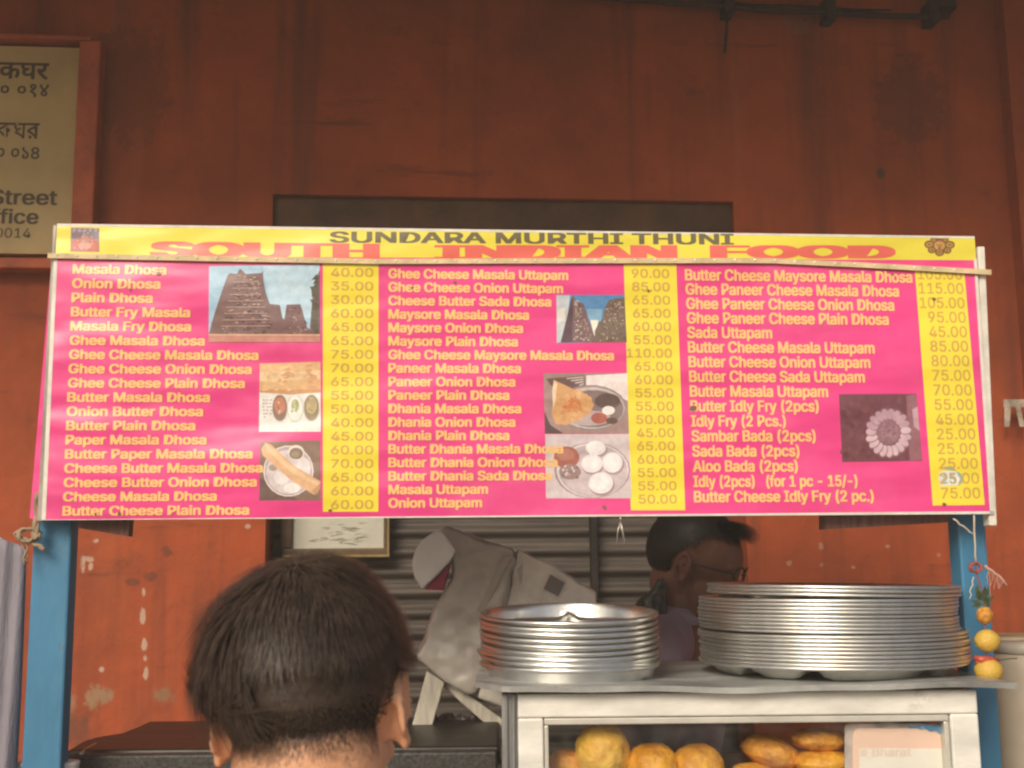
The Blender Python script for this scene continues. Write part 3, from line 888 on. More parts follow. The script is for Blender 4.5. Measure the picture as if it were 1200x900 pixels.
# lemon and chilli charm
Yc = 2.05
ch = thing("lemon_charm", "lemon and chilli charm with marigold strung on the right blue post", "charm", P(1157, 803, Yc))
mb = MB()
mb.tube(wob(P(1143, 662, Yc), P(1152, 700, Yc), am=.002) + wob(P(1153, 712, Yc), P(1158, 800, Yc), am=.001), .0012, 6)
for k in range(5):
    a = random.uniform(0, 6)
    mb.tube([P(1143, 665, Yc) + Vector((.010 * math.cos(t + a), -.004 * math.sin(t * 1.4), .008 * math.sin(t + a))) for t in range(7)], .0022, 6)
mb.build("thread", mat("red_thread", (0.34, 0.07, 0.06), 0.9, var=.25), ch, True)
mb = MB()
mb.tube(wob(P(1154, 663, Yc), P(1172, 676, Yc), am=.001) + [P(1180, 686, Yc)], .0022, 6)
for k in range(9):
    x = 1158 + 2.4 * k
    mb.tube(wob(P(x, 668 + 1.4 * k, Yc), P(x + random.uniform(-4, 3), 690 + random.uniform(-6, 12), Yc), am=.002), .0006, 4)
mb.build("tassel", mat("tassel_thread", (0.60, 0.34, 0.28), 0.9, var=.2), ch, True)
mb = MB()
for k in range(16):
    a = random.uniform(0, 6.28); c = P(1150 + random.uniform(-6, 8), 702 + random.uniform(-6, 6), Yc)
    d = Vector((math.cos(a), random.uniform(-.6, .4), math.sin(a))).normalized()
    s2 = d.cross(Vector((0, 1, 0))).normalized()
    mb.add([c, c + d * .008 + s2 * .004, c + d * .019, c + d * .008 - s2 * .004], [(0, 1, 2, 3)])
mb.build("leaf", mat("charm_leaf", (0.055, 0.085, 0.03), 0.6, var=.3), ch)
def petal(q): return 1 + 0.10 * math.sin(q.x * 19) * math.sin(q.z * 21 + q.y * 13)
mb = MB(); mb.ball(P(1154, 721, Yc), (.0135, .012, .0145), nu=26, nv=18, disp=petal)
mb.build("marigold", mat("marigold", (0.62, 0.28, 0.035), 0.7, var=.3, vscale=120), ch, True)
M_lem = mat("lemon_peel", (0.52, 0.375, 0.06), 0.45, var=.14, vscale=40, bump=.3, bscale=300, col2=(0.60, 0.34, 0.05))
def lem(q): return 1 + 0.16 * max(0, abs(q.x) - .75) + 0.03 * fbm(q, 3)
for (x, y, r_) in ((1157, 751, .0205), (1158.5, 786, .0225)):
    mb = MB(); mb.ball(P(x, y, Yc), (r_, r_ * .95, r_ * .93), nu=24, nv=16, disp=lem)
    mb.build("lemon", M_lem, ch, True)
mb = MB()
mb.tube([P(1142, 770, Yc), P(1150, 773, Yc - .006), P(1160, 773, Yc - .006), P(1170, 773.5, Yc)], [.004, .0062, .0056, .0026], 10)
mb.tube([P(1143, 776, Yc), P(1152, 777, Yc), P(1163, 776, Yc)], [.003, .005, .002], 10)
chl = mb.build("chilli", mat("red_chilli", (0.50, 0.075, 0.04), 0.35, var=.15), ch, True)
mb = MB(); mb.tube([P(1170, 773.5, Yc), P(1182, 772, Yc), P(1192, 771.5, Yc)], [.0022, .0013, .0009], 6)
mb.build("stalk", mat("chilli_stalk", (0.10, 0.10, 0.05), 0.7), chl, True)

# ================================================================== POST OFFICE SIGN
so_ = WM @ Vector((0, -0.03, 0))
sq = lambda x, y, off: WM @ Vector((wl(x, y, off).x, -off, wl(x, y, off).z))
base_ = Pl(-100, 315, WY, so_)
sign = thing("wall_sign", "cream post office sign in a red wooden frame at the left edge", "sign", base_, WY)
SP = Print(sign, WY, so_)
def sbox(mb, x0, y0, x1, y1, o0, o1):
    a = wl(x0, y0, o1); b = wl(x1, y1, o1)
    mb.box((a.x, -o1, b.z), (b.x, -o0, a.z), WM)
mb = MB(); sbox(mb, -260, 47, 94, 298, 0.004, 0.030)
mb.build("panel", mat("cream_panel", (0.54, 0.39, 0.17), 0.6, var=.12, vscale=3), sign)
M_fr = mat("red_frame", (0.46, 0.095, 0.035), 0.65, var=.2, vscale=10)
mb = MB()
sbox(mb, -277, 31, 107, 47, 0.004, 0.06); sbox(mb, -277, 298, 107, 315, 0.004, 0.06)
sbox(mb, 93, 47.2, 107, 297.8, 0.004, 0.06); sbox(mb, -277, 47.2, -260, 297.8, 0.004, 0.06)
bevel(mb.build("frame", M_fr, sign), .004)
M_sb = mat("sign_black", (0.085, 0.055, 0.03), 0.6)
def stext(t, xr, yb, cap, wpx, bold):
    mb = MB()
    SP.text(mb, t, xr - wpx, xr, yb, cap, 0.001, bold, sans=t[0] < '\u0900')
    mb.build("lettering", M_sb, sign)
stext("\u0921\u093e\u0915\u0918\u0930", 57, 91, 15.0, 86, 0.012)
stext("\u096d\u0966\u0966 \u0966\u0967\u096a", 57, 111, 11, 84, 0.004)
stext("\u09a1\u09be\u0995\u0998\u09b0", 46, 161, 14.5, 76, 0.0)
stext("\u09ed\u09e6\u09e6 \u09e6\u09e7\u09ea", 46, 185, 11, 74, 0.004)
stext("Park Street", 67, 238, 17, 146, 0.02)
stext("Post Office", 45, 260.5, 16.5, 136, 0.02)
stext("700014", 36, 278, 11, 63, 0.006)

# conduit high on the wall
cb = thing("conduit", "rusty dark conduit pipe fixed along the top of the wall", "pipe", P(900, 60, 2.9))
mb = MB()
def wp(px, py, off): 
    q = wl(px, py, off); return WM @ Vector((q.x, -off, q.z))
pts = [wp(x, y, .045) for x, y in ((420, -36), (560, -20), (670, -6), (750, 0), (800, 4.5), (850, 6.5), (885, 11), (930, 13.5), (970, 14), (1000, 16.5), (1045, 19), (1085, 19.5), (1112, 19))]
mb.tube(pts, .0085, 10)
mb.tube([p + Vector((0, 0, .014 + .003 * math.sin(i * 2))) for i, p in enumerate(pts[:-2])], .0035, 6)
M_rust = mat("rusty_pipe", (0.045, 0.022, 0.016), 0.8, 0.2, var=.3, vscale=30)
mb.build("pipe", M_rust, cb, True)
for x, y in ((852, 6.5), (970, 14), (1090, 17)):
    mb = MB()
    q = wl(x, y, .03)
    mb.box((q.x - .014, -.058, q.z - .03), (q.x + .014, -.002, q.z + .03), WM)
    mb.build("bracket", M_rust, cb)
mb = MB()
q = wl(1108, 8, .03)
mb.box((q.x - .03, -.05, q.z - .012), (q.x + .022, -.002, q.z + .045), WM)
mb.build("junction_box", M_rust, cb)
mb = MB(); mb.tube([wp(852, 14, .04), wp(851, 38, .035), wp(849, 62, .03)], .0045, 6)
mb.build("hanging_wire", M_rust, cb, True)

# framed notice on the shutter
fo = WM @ Vector((0, TH - 0.035, 0)); OFN = -(TH - 0.035)
nt_ = thing("framed_notice", "pale framed notice in a gilt brown frame on the shutter behind the customer's head", "framed notice", Pl(395, 652, WY, fo), WY)
def nbox(mb, x0, y0, x1, y1, o0, o1):
    a = wl(x0, y0, OFN); b = wl(x1, y1, OFN)
    mb.box((a.x, TH - .035 - o1, b.z), (b.x, TH - .035 - o0, a.z), WM)
mb = MB(); nbox(mb, 343, 548, 450, 643, 0.0, 0.008)
mb.build("paper", mat("notice_paper", (0.66, 0.65, 0.55), 0.7, var=.10, vscale=4), nt_)
mb = MB()
NP = Print(nt_, WY, fo)
for k in range(34):
    x = random.uniform(362, 425); y = random.uniform(612, 637)
    NP.poly(mb, [(x, y + .8), (x + random.uniform(4, 14), y + random.uniform(-2, 3)), (x + random.uniform(3, 9), y - .6), (x, y)], .0092)
mb.build("faded_drawing", mat("faded_ink", (0.38, 0.375, 0.30), 0.8), nt_)
mb = MB()
nbox(mb, 331, 536, 457, 547.8, 0, .022); nbox(mb, 331, 643.2, 457, 653, 0, .022); nbox(mb, 331, 548, 342.8, 643, 0, .022); nbox(mb, 450.2, 548, 457, 643, 0, .022)
bevel(mb.build("frame", mat("brown_frame", (0.13, 0.085, 0.045), 0.4, var=.3, vscale=14), nt_), .004)
mb = MB(); nbox(mb, 331.5, 651, 456.5, 652.5, .0222, .024); nbox(mb, 454.5, 549, 456, 650, .0222, .024)
mb.build("gilt_edge", mat("gilt", (0.48, 0.36, 0.16), 0.35, 0.6), nt_)

# ================================================================== DISPLAY CASE
YF, YB = 1.94, 2.40
case = thing("display_case", "white framed glass snack case with a grey sheet metal top", "display case", (P(870, 880, YF).x, YF, 0))
M_al = mat("cream_aluminium", (0.80, 0.785, 0.73), 0.45, 0.1, var=.12, vscale=9, stretch=(1, 1, 3))
wear(M_al, (0.30, 0.22, 0.13), 9, .60, .74, .6); wear(M_al, (0.42, 0.36, 0.27), 30, .64, .70, .5)
M_al2 = mat("bead_aluminium", (0.66, 0.64, 0.58), 0.35, 0.35, var=.08)
M_gr = mat("grey_aluminium", (0.33, 0.33, 0.33), 0.4, 0.5, var=.2, vscale=14, stretch=(6, 6, .5))
XL, XR = P(588, 860, YF).x, P(1148, 860, YF).x
XL2 = P(607, 860, YF).x
ZT = P(870, 811, YF).z
Z0 = ZT - 0.46
def fx(px): return P(px, 860, YF).x
def fz(py): return P(870, py, YF).z
mb = MB()
mb.box((XL2, YF, fz(839)), (XR, YF + .03, ZT))                       # top rail
mb.box((XL2, YF, Z0), (fx(637), YF + .03, fz(839) - .0005))
mb.box((fx(1115), YF, Z0), (XR, YF + .03, fz(839) - .0005))
mb.box((fx(637) + .0005, YF, Z0), (fx(1115) - .0005, YF + .03, Z0 + .04))
for x0, x1 in ((XL2, XL2 + .03), (XR - .03, XR)):
    mb.box((x0, YB - .03, Z0), (x1, YB, ZT))
mb.box((XL2 + .0305, YB - .03, ZT - .035), (XR - .0305, YB, ZT))
for x0, x1 in ((XL2, XL2 + .03), (XR - .03, XR)):
    mb.box((x0, YF + .0305, ZT - .03), (x1, YB - .0305, ZT))
bevel(mb.build("frame", M_al, case), .003)
mb = MB(); mb.box((XL, YF + .004, Z0), (XL2 - .001, YF + .034, ZT)); mb.box((XL + .006, YF - .002, Z0), (XL + .010, YF + .0035, ZT)); mb.box((XL + .017, YF - .002, Z0), (XL + .021, YF + .0035, ZT))
bevel(mb.build("corner_post", M_gr, case), .0015)
mb = MB()
b0, b1, b2, b3 = fx(637) + .001, fx(1114), fz(848), fz(839) - .001
mb.box((b0, YF + .004, b2), (b1, YF + .026, b3))
mb.box((b0, YF + .004, Z0 + .041), (b0 + .007, YF + .026, b2 - .0005)); mb.box((b1 - .008, YF + .004, Z0 + .041), (b1, YF + .026, b2 - .0005))
bevel(mb.build("glazing_bead", M_al2, case), .002)
mb = MB(); mb.box((b0 + .0075, YF + .012, Z0 + .042), (b1 - .0085, YF + .015, b2 - .001))
mb.build("front_glass", glass("case_glass", refl=.04), case)
mb = MB(); mb.box((XL2 + .031, YB - .016, Z0 + .042), (XR - .031, YB - .013, ZT - .036))
mb.box((XL2 + .004, YF + .031, Z0), (XL2 + .007, YB - .031, ZT)); mb.box((XR - .007, YF + .031, Z0), (XR - .004, YB - .031, ZT))
mb.build("side_glass", glass("case_glass_back", refl=.05), case)
# sheet metal top: slightly buckled, one end turned down
tl = P(556, 787, YF - .02); tr_ = P(1191, 798, YF - .02)
nx, ny = 60, 10
v = []; f = []
for lay in (0, 1):
    for j in range(ny + 1):
        for i in range(nx + 1):
            u = i / nx; k = j / ny
            x = tl.x + (tr_.x - tl.x) * u + (0.055 * (1 - k) * (1 - u) ** 8 if False else 0)
            y = YF - .022 + (YB + .03 - (YF - .022)) * k
            z = ZT + .012 + .0022 * math.sin(u * 9 + k * 3) * (1 - .5 * k) + .0012 * math.sin(u * 23 + k * 5)
            if u < .06: z += (.06 - u) * .10
            if lay: z -= .009 if j == 0 else .006
            v.append((x, y, z))
W1 = nx + 1; S = W1 * (ny + 1)
for j in range(ny):
    for i in range(nx):
        a = j * W1 + i
        f.append((a, a + 1, a + 1 + W1, a + W1)); f.append((S + a, S + a + W1, S + a + 1 + W1, S + a + 1))
for i in range(nx):
    f.append((i, S + i, S + i + 1, i + 1)); a = ny * W1 + i; f.append((a, a + 1, S + a + 1, S + a))
for j in range(ny):
    a = j * W1; f.append((a, a + W1, S + a + W1, S + a)); a += nx; f.append((a, S + a, S + a + W1, a + W1))
# cut the front left corner back as in the worn sheet
v2 = []
for (x, y, z) in v:
    dx = x - tl.x; dy = y - (YF - .022)
    if dx + dy * 1.0 < 0.045: y = YF - .022 + max(dy, .045 - dx)
    v2.append((x, y, z))
M_sheet = mat("grey_sheet", (0.42, 0.43, 0.42), 0.42, 0.35, var=.25, vscale=9, bump=.2, bscale=25, stretch=(.7, 2, 1))
mesh("top_sheet", v2, f, M_sheet, case, False)
mb = MB()
mb.box((XL, YF + .036, Z0 - .004), (XR, YB - .002, Z0 - .001))
ZS = P(870, 921, 2.02).z
mb.box((XL2 + .012, YF + .045, ZS - .003), (XR - .012, YB - .035, ZS))
mb.build("shelf", mat("shelf_steel", (0.30, 0.26, 0.20), 0.4, .6, var=.2), case)
mb = MB(); mb.box((XL - .02, YF + .001, 0.0), (XR + .005, YB + .02, Z0 - .005))
bevel(mb.build("cabinet", mat("cabinet_wood", (0.14, 0.09, 0.06), 0.7, var=.3, stretch=(1, 1, 8)), case), .006)

# snacks in the case
M_bon = mat("fried_batter", (0.84, 0.42, 0.05), 0.5, var=.22, vscale=20, bump=.55, bscale=75, col2=(0.50, 0.17, 0.015))
M_bon2 = mat("golden_batter", (0.88, 0.54, 0.085), 0.5, var=.18, vscale=22, bump=.55, bscale=75, col2=(0.62, 0.26, 0.02))
M_vad = mat("fried_vada", (0.76, 0.345, 0.055), 0.55, var=.22, vscale=24, bump=.6, bscale=90, col2=(0.40, 0.13, 0.015))
def snack(kind, px, py, Y, rx, rz, tilt, m, lab, seed, ry=None, z=None):
    c = P(px, py, Y)
    M = Matrix.Rotation(R(tilt), 3, 'Y').to_4x4()
    k = Y / F
    mb = MB()
    def dsp(q, s=seed): return 1 + .07 * fbm(q + Vector((s, 0, 0)), 1.7, 3) + .035 * fbm(q + Vector((0, s, 0)), 6, 4)
    mb.ball(c, (rx * k, (ry or rx) * k, rz * k), M, nu=40, nv=26, disp=dsp)
    o = mb.build(kind, m, None, True, origin=c - Vector((0, 0, rz * k)))
    tag(o, lab, "snack", "fried snacks inside the display case")
wear(M_bon, (0.36, 0.12, 0.012), 16, .52, .70, .42); wear(M_bon2, (0.46, 0.17, 0.015), 14, .54, .74, .42); wear(M_vad, (0.28, 0.085, 0.01), 18, .52, .70, .42)
snack("bonda", 666, 897, 2.03, 24, 19, 0, M_vad, "small orange fried snack at the left end of the glass case", 1)
snack("bonda", 706, 883, 2.012, 31, 35, 0, M_bon2, "tall yellow bonda, the biggest snack at the left of the case", 2)
snack("bonda", 765, 897, 2.012, 31, 25, 0, M_bon, "round golden bonda second from the left behind the glass", 3)
snack("bonda", 818, 897, 2.014, 29, 24, 0, M_bon, "round golden bonda in the middle below the lavender shirt", 4)
snack("vada", 903, 881, 2.03, 33, 17, 16, M_vad, "flat oval vada tilted on top of another vada, middle right of case", 5, ry=30)
snack("vada", 884, 909, 2.012, 26, 14, 8, M_bon, "vada lying under the tilted oval one in the case", 6, ry=26)
snack("vada", 959, 866.5, 2.02, 31, 13, 2, M_vad, "upper vada of the flat pair beside the pale payment card", 7, ry=28)
snack("vada", 963, 892, 2.012, 33, 13.5, -2, M_bon, "lower vada of the flat pair beside the pale payment card", 8, ry=30)
snack("vada", 946, 913, 2.012, 30, 9, 2, M_vad, "vada at the bottom beneath the flat pair in the case", 9, ry=26)

# payment card leaning behind the glass
YK = YF + .024
card = thing("payment_card", "pale pink and white payment card stuck inside the glass at the right", "card", P(1050, 960, YK))
def rrect(x0, y0, x1, y1, r_, Y):
    pts = []
    for cx, cy, a0 in ((x1 - r_, y0 + r_, -90), (x1 - r_, y1 - r_, 0), (x0 + r_, y1 - r_, 90), (x0 + r_, y0 + r_, 180)):
        for k in range(6):
            a = R(a0 + 18 * k); pts.append(P(cx + r_ * math.cos(a), cy + r_ * math.sin(a), Y))
    return pts[::-1]
mb = MB(); mb.prism(rrect(990, 848, 1112, 965, 6, YK + .004), (0, .002, 0))
mb.build("plastic_sleeve", mat("clear_sleeve", (0.60, 0.50, 0.48), 0.25, var=.2, vscale=30), card)
mb = MB(); mb.prism(rrect(999, 853.5, 1107, 962, 9, YK), (0, .0025, 0))
mb.build("card_face", mat("card_pink", (0.90, 0.60, 0.50), 0.3, var=.03), card)
mb = MB(); mb.add(rrect(1007, 877, 1106, 960, 2, YK - .0006), [tuple(range(24))])
mb.build("card_label", mat("card_white", (0.90, 0.80, 0.75), 0.3, var=.03), card)
KP = Print(card, 0.0, Vector((0, YK, 0)))
mb = MB(); 
KP.M = FR[card]
vs, fs = glyphs("Bharat", .03)
xa = min(q[0] for q in vs); xb = max(q[0] for q in vs)
mb.add([P(1022 + (x - xa) / (xb - xa) * 46, 886 - y / CAP * 9.5, YK - .0012 - lay * .00004) for x, y, lay in vs], fs)
mb.add([P(x, y, YK - .0012) for x, y in ((1008, 878), (1016, 878), (1016, 886), (1008, 886))], [(3, 2, 1, 0)])
mb.build("lettering", mat("card_print", (0.84, 0.66, 0.60), 0.4, var=.02), card)
mb = MB()
n = 14
mb.add([P(1064 + 44 * i / n, 849.5 + .1 * i, YK - .003 - .004 * math.sin(i)) for i in range(n + 1)] + [P(1064 + 44 * i / n, 852 + 8.5 * (i / n) ** 1.4 + 1.2 * math.sin(i * 1.7), YK - .002) for i in range(n + 1)], [(i, i + n + 1, i + n + 2, i + 1) for i in range(n)])
mb.build("blue_wrapper", mat("blue_plastic", (0.10, 0.30, 0.58), 0.35, var=.15), card, True)

# ================================================================== STEEL PLATES
M_st = mat("stainless", (0.80, 0.80, 0.77), 0.29, 1.0, var=.06, vscale=20, bump=.06, bscale=30)
M_st2 = mat("stainless_dull", (0.78, 0.77, 0.73), 0.36, 1.0, var=.08, vscale=20)
def thali_mesh(name, RR, depth, angs, m, qz=.004, wi=.74, ang_soft=False):
    na, nr = 96, 22
    v = []; f = []
    rr = [RR * k for k in list(np.linspace(0.0, 0.80, 13)) + list(np.linspace(.815, .965, 14))]
    for i, r_ in enumerate(rr):
        for k in range(na):
            a = 2 * math.pi * k / na
            x, y = r_ * math.cos(a), r_ * math.sin(a)
            t = (r_ / RR - wi) / (.962 - wi); t = max(0, min(1, t)); wall = t * t * (3 - 2 * t)
            hgt = wall
            for g in angs:
                gx, gy = math.cos(g), math.sin(g)
                al = x * gx + y * gy
                d = abs(-x * gy + y * gx)
                if al > -0.01:
                    hgt = max(hgt, (.40 if ang_soft else .86) * math.exp(-(d / (.062 * RR + .003)) ** 2 * 1.2))
            v.append((x, y, -depth * (1 - hgt)))
        if i:
            for k in range(na):
                k2 = (k + 1) % na
                f.append(((i - 1) * na + k, i * na + k, i * na + k2, (i - 1) * na + k2))
    b = len(v); lp = 10; q = .0029
    for j in range(lp):                               # rolled rim
        t = 2 * math.pi * j / lp
        for k in range(na):
            a = 2 * math.pi * k / na
            r_ = RR - q + q * math.cos(t)
            v.append((r_ * math.cos(a), r_ * math.sin(a), -qz + qz * math.sin(t)))
    for j in range(lp):
        for k in range(na):
            j2, k2 = (j + 1) % lp, (k + 1) % na
            f.append((b + j * na + k, b + j * na + k2, b + j2 * na + k2, b + j2 * na + k))
    v.append((0, 0, 0))                               # link sheet to rim
    me = bpy.data.meshes.new(name)
    me.from_pydata(v[:-1], [], f)
    me.materials.append(m)
    me.polygons.foreach_set("use_smooth", [True] * len(me.polygons))
    me.update()
    return me
def link_plate(me, c, tx, ty, rz, lab, grp):
    o = bpy.data.objects.new("thali_plate", me)
    COL.objects.link(o)
    o.location = c; o.rotation_euler = (tx, ty, rz)
    tag(o, lab, "plate", grp)
    return o
ORD = ["topmost", "second", "third", "fourth", "fifth", "sixth", "seventh", "eighth", "ninth", "tenth", "eleventh", "twelfth", "thirteenth", "fourteenth", "fifteenth", "sixteenth", "seventeenth", "eighteenth", "nineteenth", "twentieth", "twenty-first", "twenty-second"]
Ys = 2.11
ZTOP = ZT + .0135
RS = 103 * Ys / F
tm = thali_mesh("thali_plate", RS, .030, [R(90), R(205), R(-25)], M_st, .0040, .915, True)
cx = P(666, 720, Ys).x
zt = P(666, 717, Ys).z
n = 8
pitch = .0094
G1 = "steel plates in the small left stack"
zz = []
for i in range(n):
    lab = "open steel thali topmost on the small stack, shiny compartments facing up" if i == 0 else "steel thali plate %s from the top of the small left stack" % ORD[i]
    link_plate(tm, (cx + random.uniform(-.0022, .0022), Ys + random.uniform(-.002, .002), zt - i * pitch + random.uniform(-.0009, .0009)), R(4.2 + random.uniform(-.25, .25)), R(.5 + random.uniform(-.3, .3)), random.uniform(-.05, .05), lab, G1)
zl = zt - n * pitch
for j in range(3):
    z = ZTOP + .026 + (2 - j) * .0075
    lab = "steel thali %s from the top of the small left stack, slightly skewed" % ORD[n + j] if j < 2 else "bottom steel thali of the small left stack, resting on the sheet top"
    link_plate(tm, (cx + (-.004, .002, 0.0)[j], Ys, z), R(1.0), R((2.4, 1.9, .4)[j]), R((4, 9, -3)[j]), lab, G1)
Yb = 2.16
RB = 150 * Yb / F
zlast = P(975, 736, Yb).z - 8 * .0063
tb = thali_mesh("thali_plate", RB, zlast - ZTOP, [R(90), R(210), R(-30), R(-90 - 28), R(-90 + 28)], M_st2, .0030, .84)
G2 = "steel plates in the big right stack"
k = 0
cxb = P(975, 740, Yb).x
for grp, (cnt, y0, dx, ty, sc, pt) in enumerate(((3, 684, .004, 1.0, .945, .0062), (9, 698, -.010, .45, .965, .0062), (9, 736, -.002, .1, 1.0, .0063))):
    z0 = P(975, y0, Yb).z
    for i in range(cnt):
        lab = "wide steel thali %s from the top of the big right stack" % ORD[k]
        if k == 20: lab = "bottom wide steel thali of the big right stack, its basins on the sheet"
        o = link_plate(tb, (cxb + dx + random.uniform(-.0025, .0025), Yb + random.uniform(-.002, .002), z0 - i * pt), R(.25 + random.uniform(-.12, .12)), R(ty + random.uniform(-.12, .12)), R(grp * 3 + random.uniform(-1, 1)), lab, G2)
        o.scale = (sc, sc, 1)
        k += 1

# ================================================================== GRIDDLE
gz = P(220, 878, 2.12).z
grd = thing("griddle", "long black dosa griddle plate behind the customer, at the lower left", "griddle", (P(300, 878, 2.2).x, 2.3, 0))
M_iron = mat("black_iron", (0.022, 0.016, 0.013), 0.42, 0.3, var=.4, vscale=6, bump=.2, bscale=30, stretch=(.6, 4, 1))
gx0, gx1 = P(72, 878, 2.12).x, P(586, 878, 2.12).x
mb = MB()
poly = []
for x, y in ((78, 2.12), (586, 2.12), (586, 2.52), (172, 2.52), (160, 2.44), (140, 2.34), (112, 2.29), (96, 2.24)):
    poly.append(Vector((P(x, 878, 2.12).x * (y / 2.12 if y > 2.2 else 1), y, gz)))
mb.prism(poly[::-1][::-1], (0, 0, -.028))
o = bevel(mb.build("hot_plate", M_iron, grd), .006)
mb = MB(); mb.box((gx0 + .02, 2.14, 0), (gx1 - .01, 2.50, gz - .03))
bevel(mb.build("stove_body", mat("stove_black", (0.030, 0.028, 0.027), 0.6, var=.5, vscale=60, bump=.3), grd), .005)
mb = MB(); mb.box((gx0 - .02, 2.085, gz - .040), (gx1 - .005, 2.118, gz - .004))
bevel(mb.build("front_rim", mat("speckled_rim", (0.05, 0.048, 0.046), 0.6, .3, var=.7, vscale=140), grd), .004)
mb = MB()
mb.tube([P(95, 884, 2.10), P(100, 879, 2.14), P(112, 872, 2.2)], .003, 8)
mb.build("handle", mat("bright_wire", (0.75, 0.68, 0.58), 0.3, .7), grd, True)
M_cup = mat("white_plastic", (0.66, 0.66, 0.64), 0.4, var=.06)
for (xa, xb, yt, lab) in ((20, 32, 893, "white plastic tub just left of the left blue post"), (62, 93, 892, "white plastic tub lid peeping out right of the left blue post")):
    a = P(xa, yt, 2.02); b = P(xb, yt, 2.02); r_ = (b.x - a.x) / 2; c = (a + b) / 2
    mb = MB()
    mb.tube([c + Vector((0, 0, z)) for z in (-.12, -.006, -.0055, 0)], [r_ * .85, r_ * .95, r_, r_], 24)
    tag(bevel(mb.build("plastic_tub", M_cup, None, False, origin=c - Vector((0, 0, .12))), .001), lab, "tub", "white tubs by the left post")
# a low side shelf those tubs stand on
a = P(10, 900, 2.02); b = P(100, 900, 2.02)
mb = MB(); mb.box((a.x - .05, 1.985, P(60, 892, 2.02).z - .145), (b.x + .02, 2.075, P(60, 892, 2.02).z - .122))
for x in (a.x - .04, b.x):
    mb.box((x, 2.06, 0), (x + .02, 2.074, P(60, 892, 2.02).z - .1455))
tag(mb.build("shelf", M_wood, None, origin=(a.x, 2.03, 0)), "narrow dark shelf under the white tubs beside the left post", "shelf")

# ================================================================== CARTON ON LEGS
YC = 2.42
crt = thing("carton", "crumpled grey wrapped carton tipped up on white wooden legs behind the small stack", "carton", (P(545, 850, YC).x, YC, gz))
M_wrap = mat("grey_wrap", (0.52, 0.485, 0.44), 0.40, var=.10, vscale=5, bump=.25, bscale=14, col2=(0.40, 0.37, 0.335))
def pp(pts, Y): return [P(x, y, Y) for x, y in pts]
mb = MB()
mb.prism(pp([(487, 772), (520, 803), (560, 818), (585, 735), (606, 655), (602, 641), (560, 628), (521, 615), (514, 624), (526, 650), (530, 676), (506, 715)], YC)[::1], (0, .17, 0))
fuse(mb, "wrapped_body", M_wrap, crt, .006, 7, jitter=lambda p: .006 * fbm(p, 9, 4) - .009 * abs(fbm(p + Vector((3, 1, 2)), 15, 3)))
mb = MB()
mb.prism(pp([(586, 742), (700, 742), (700, 694), (650, 664), (606, 641), (603, 655)], YC + .03), (0, .10, 0))
fuse(mb, "paper_flap", mat("newsprint", (0.84, 0.81, 0.76), 0.8, var=.12, vscale=14, bump=.2), crt, .005, 3, jitter=lambda p: .003 * fbm(p, 14, 3) - .005 * abs(fbm(p + Vector((1, 5, 2)), 18, 3)))
mb = MB()
mb.prism(pp([(559, 818), (592, 830), (592, 742), (584, 742)], YC + .012), (0, .06, 0))
fuse(mb, "lower_flap", mat("flap_card", (0.60, 0.57, 0.52), 0.8, var=.12), crt, .005, 3)
mb = MB()
for k in range(6):
    x0, y0 = 606 + k * .6, 668 + k * 3.2
    mb.add(pp([(x0, y0), (x0 + 7 - k * .8, y0 - 7 + k * .4), (x0 + 7 - k * .8, y0 - 5.8 + k * .4), (x0, y0 + 1.2)], YC + .0245), [(3, 2, 1, 0)])
mb.build("faint_print", mat("grey_print", (0.24, 0.225, 0.21), 0.8), crt)
mb = MB(); mb.add(pp([(637, 690), (654, 699), (662, 683), (645, 673)], YC + .0235), [(0, 1, 2, 3)])
mb.build("grey_label", mat("label_grey", (0.22, 0.20, 0.19), 0.7, var=.05), crt)
M_tape = mat("brown_tape", (0.40, 0.35, 0.30), 0.3, var=.1)
mb = MB()
mb.prism(pp([(592, 650), (599, 653), (566, 718), (558, 716)], YC - .0035), (0, .006, 0))
mb.build("tape", M_tape, crt)
M_cap = mat("white_bowl", (0.92, 0.92, 0.92), 0.45, var=.05)
mb = MB()
mb.prism(pp([(494, 691), (485, 676), (482, 660), (486, 645), (494, 633), (508, 623), (517, 621), (527, 634), (534, 645), (528, 657), (510, 676)], YC - .03), (0, .15, 0))
fuse(mb, "white_end_cap", M_cap, crt, .004, 5)
mb = MB(); mb.prism(pp([(497, 691), (519, 692), (527, 662), (520, 668)], YC - .006), (0, .05, 0))
mb.build("magenta_lining", mat("magenta_lining", (0.36, 0.03, 0.10), 0.6), crt)
M_leg = mat("white_wood", (0.58, 0.54, 0.46), 0.75, var=.15, stretch=(6, 6, 1))
gy = 860
for q in ([(482, 853), (506, 853), (521, 800), (500, 786)], [(498, 786), (575, 854), (604, 854), (530, 800), (515, 792)], [(500, 775), (520, 800), (604, 838), (604, 800), (560, 770)]):
    mb = MB(); mb.prism(pp(q, YC + (.0 if q[0][0] < 490 else .035 if q[1][0] == 575 else .06)), (0, .026, 0))
    bevel(mb.build("leg", M_leg, crt), .003)
mb = MB()
for k in range(16):
    c = P(random.uniform(505, 560), 846 + random.uniform(-6, 3), 2.5); 
    mb.ball(c, (random.uniform(.006, .016), .012, random.uniform(.006, .016)), nu=9, nv=6, disp=lambda q: 1 + .35 * fbm(q + Vector((k, 0, 0)), 2, 3))
o = mb.build("crumpled_wrapper", mat("crumpled_wrap", (0.10, 0.07, 0.075), 0.5, var=.6, vscale=30), None, False, origin=P(535, 853, 2.5))
tag(o, "heap of crumpled dark wrappers lying between the carton's white legs", "wrapper")

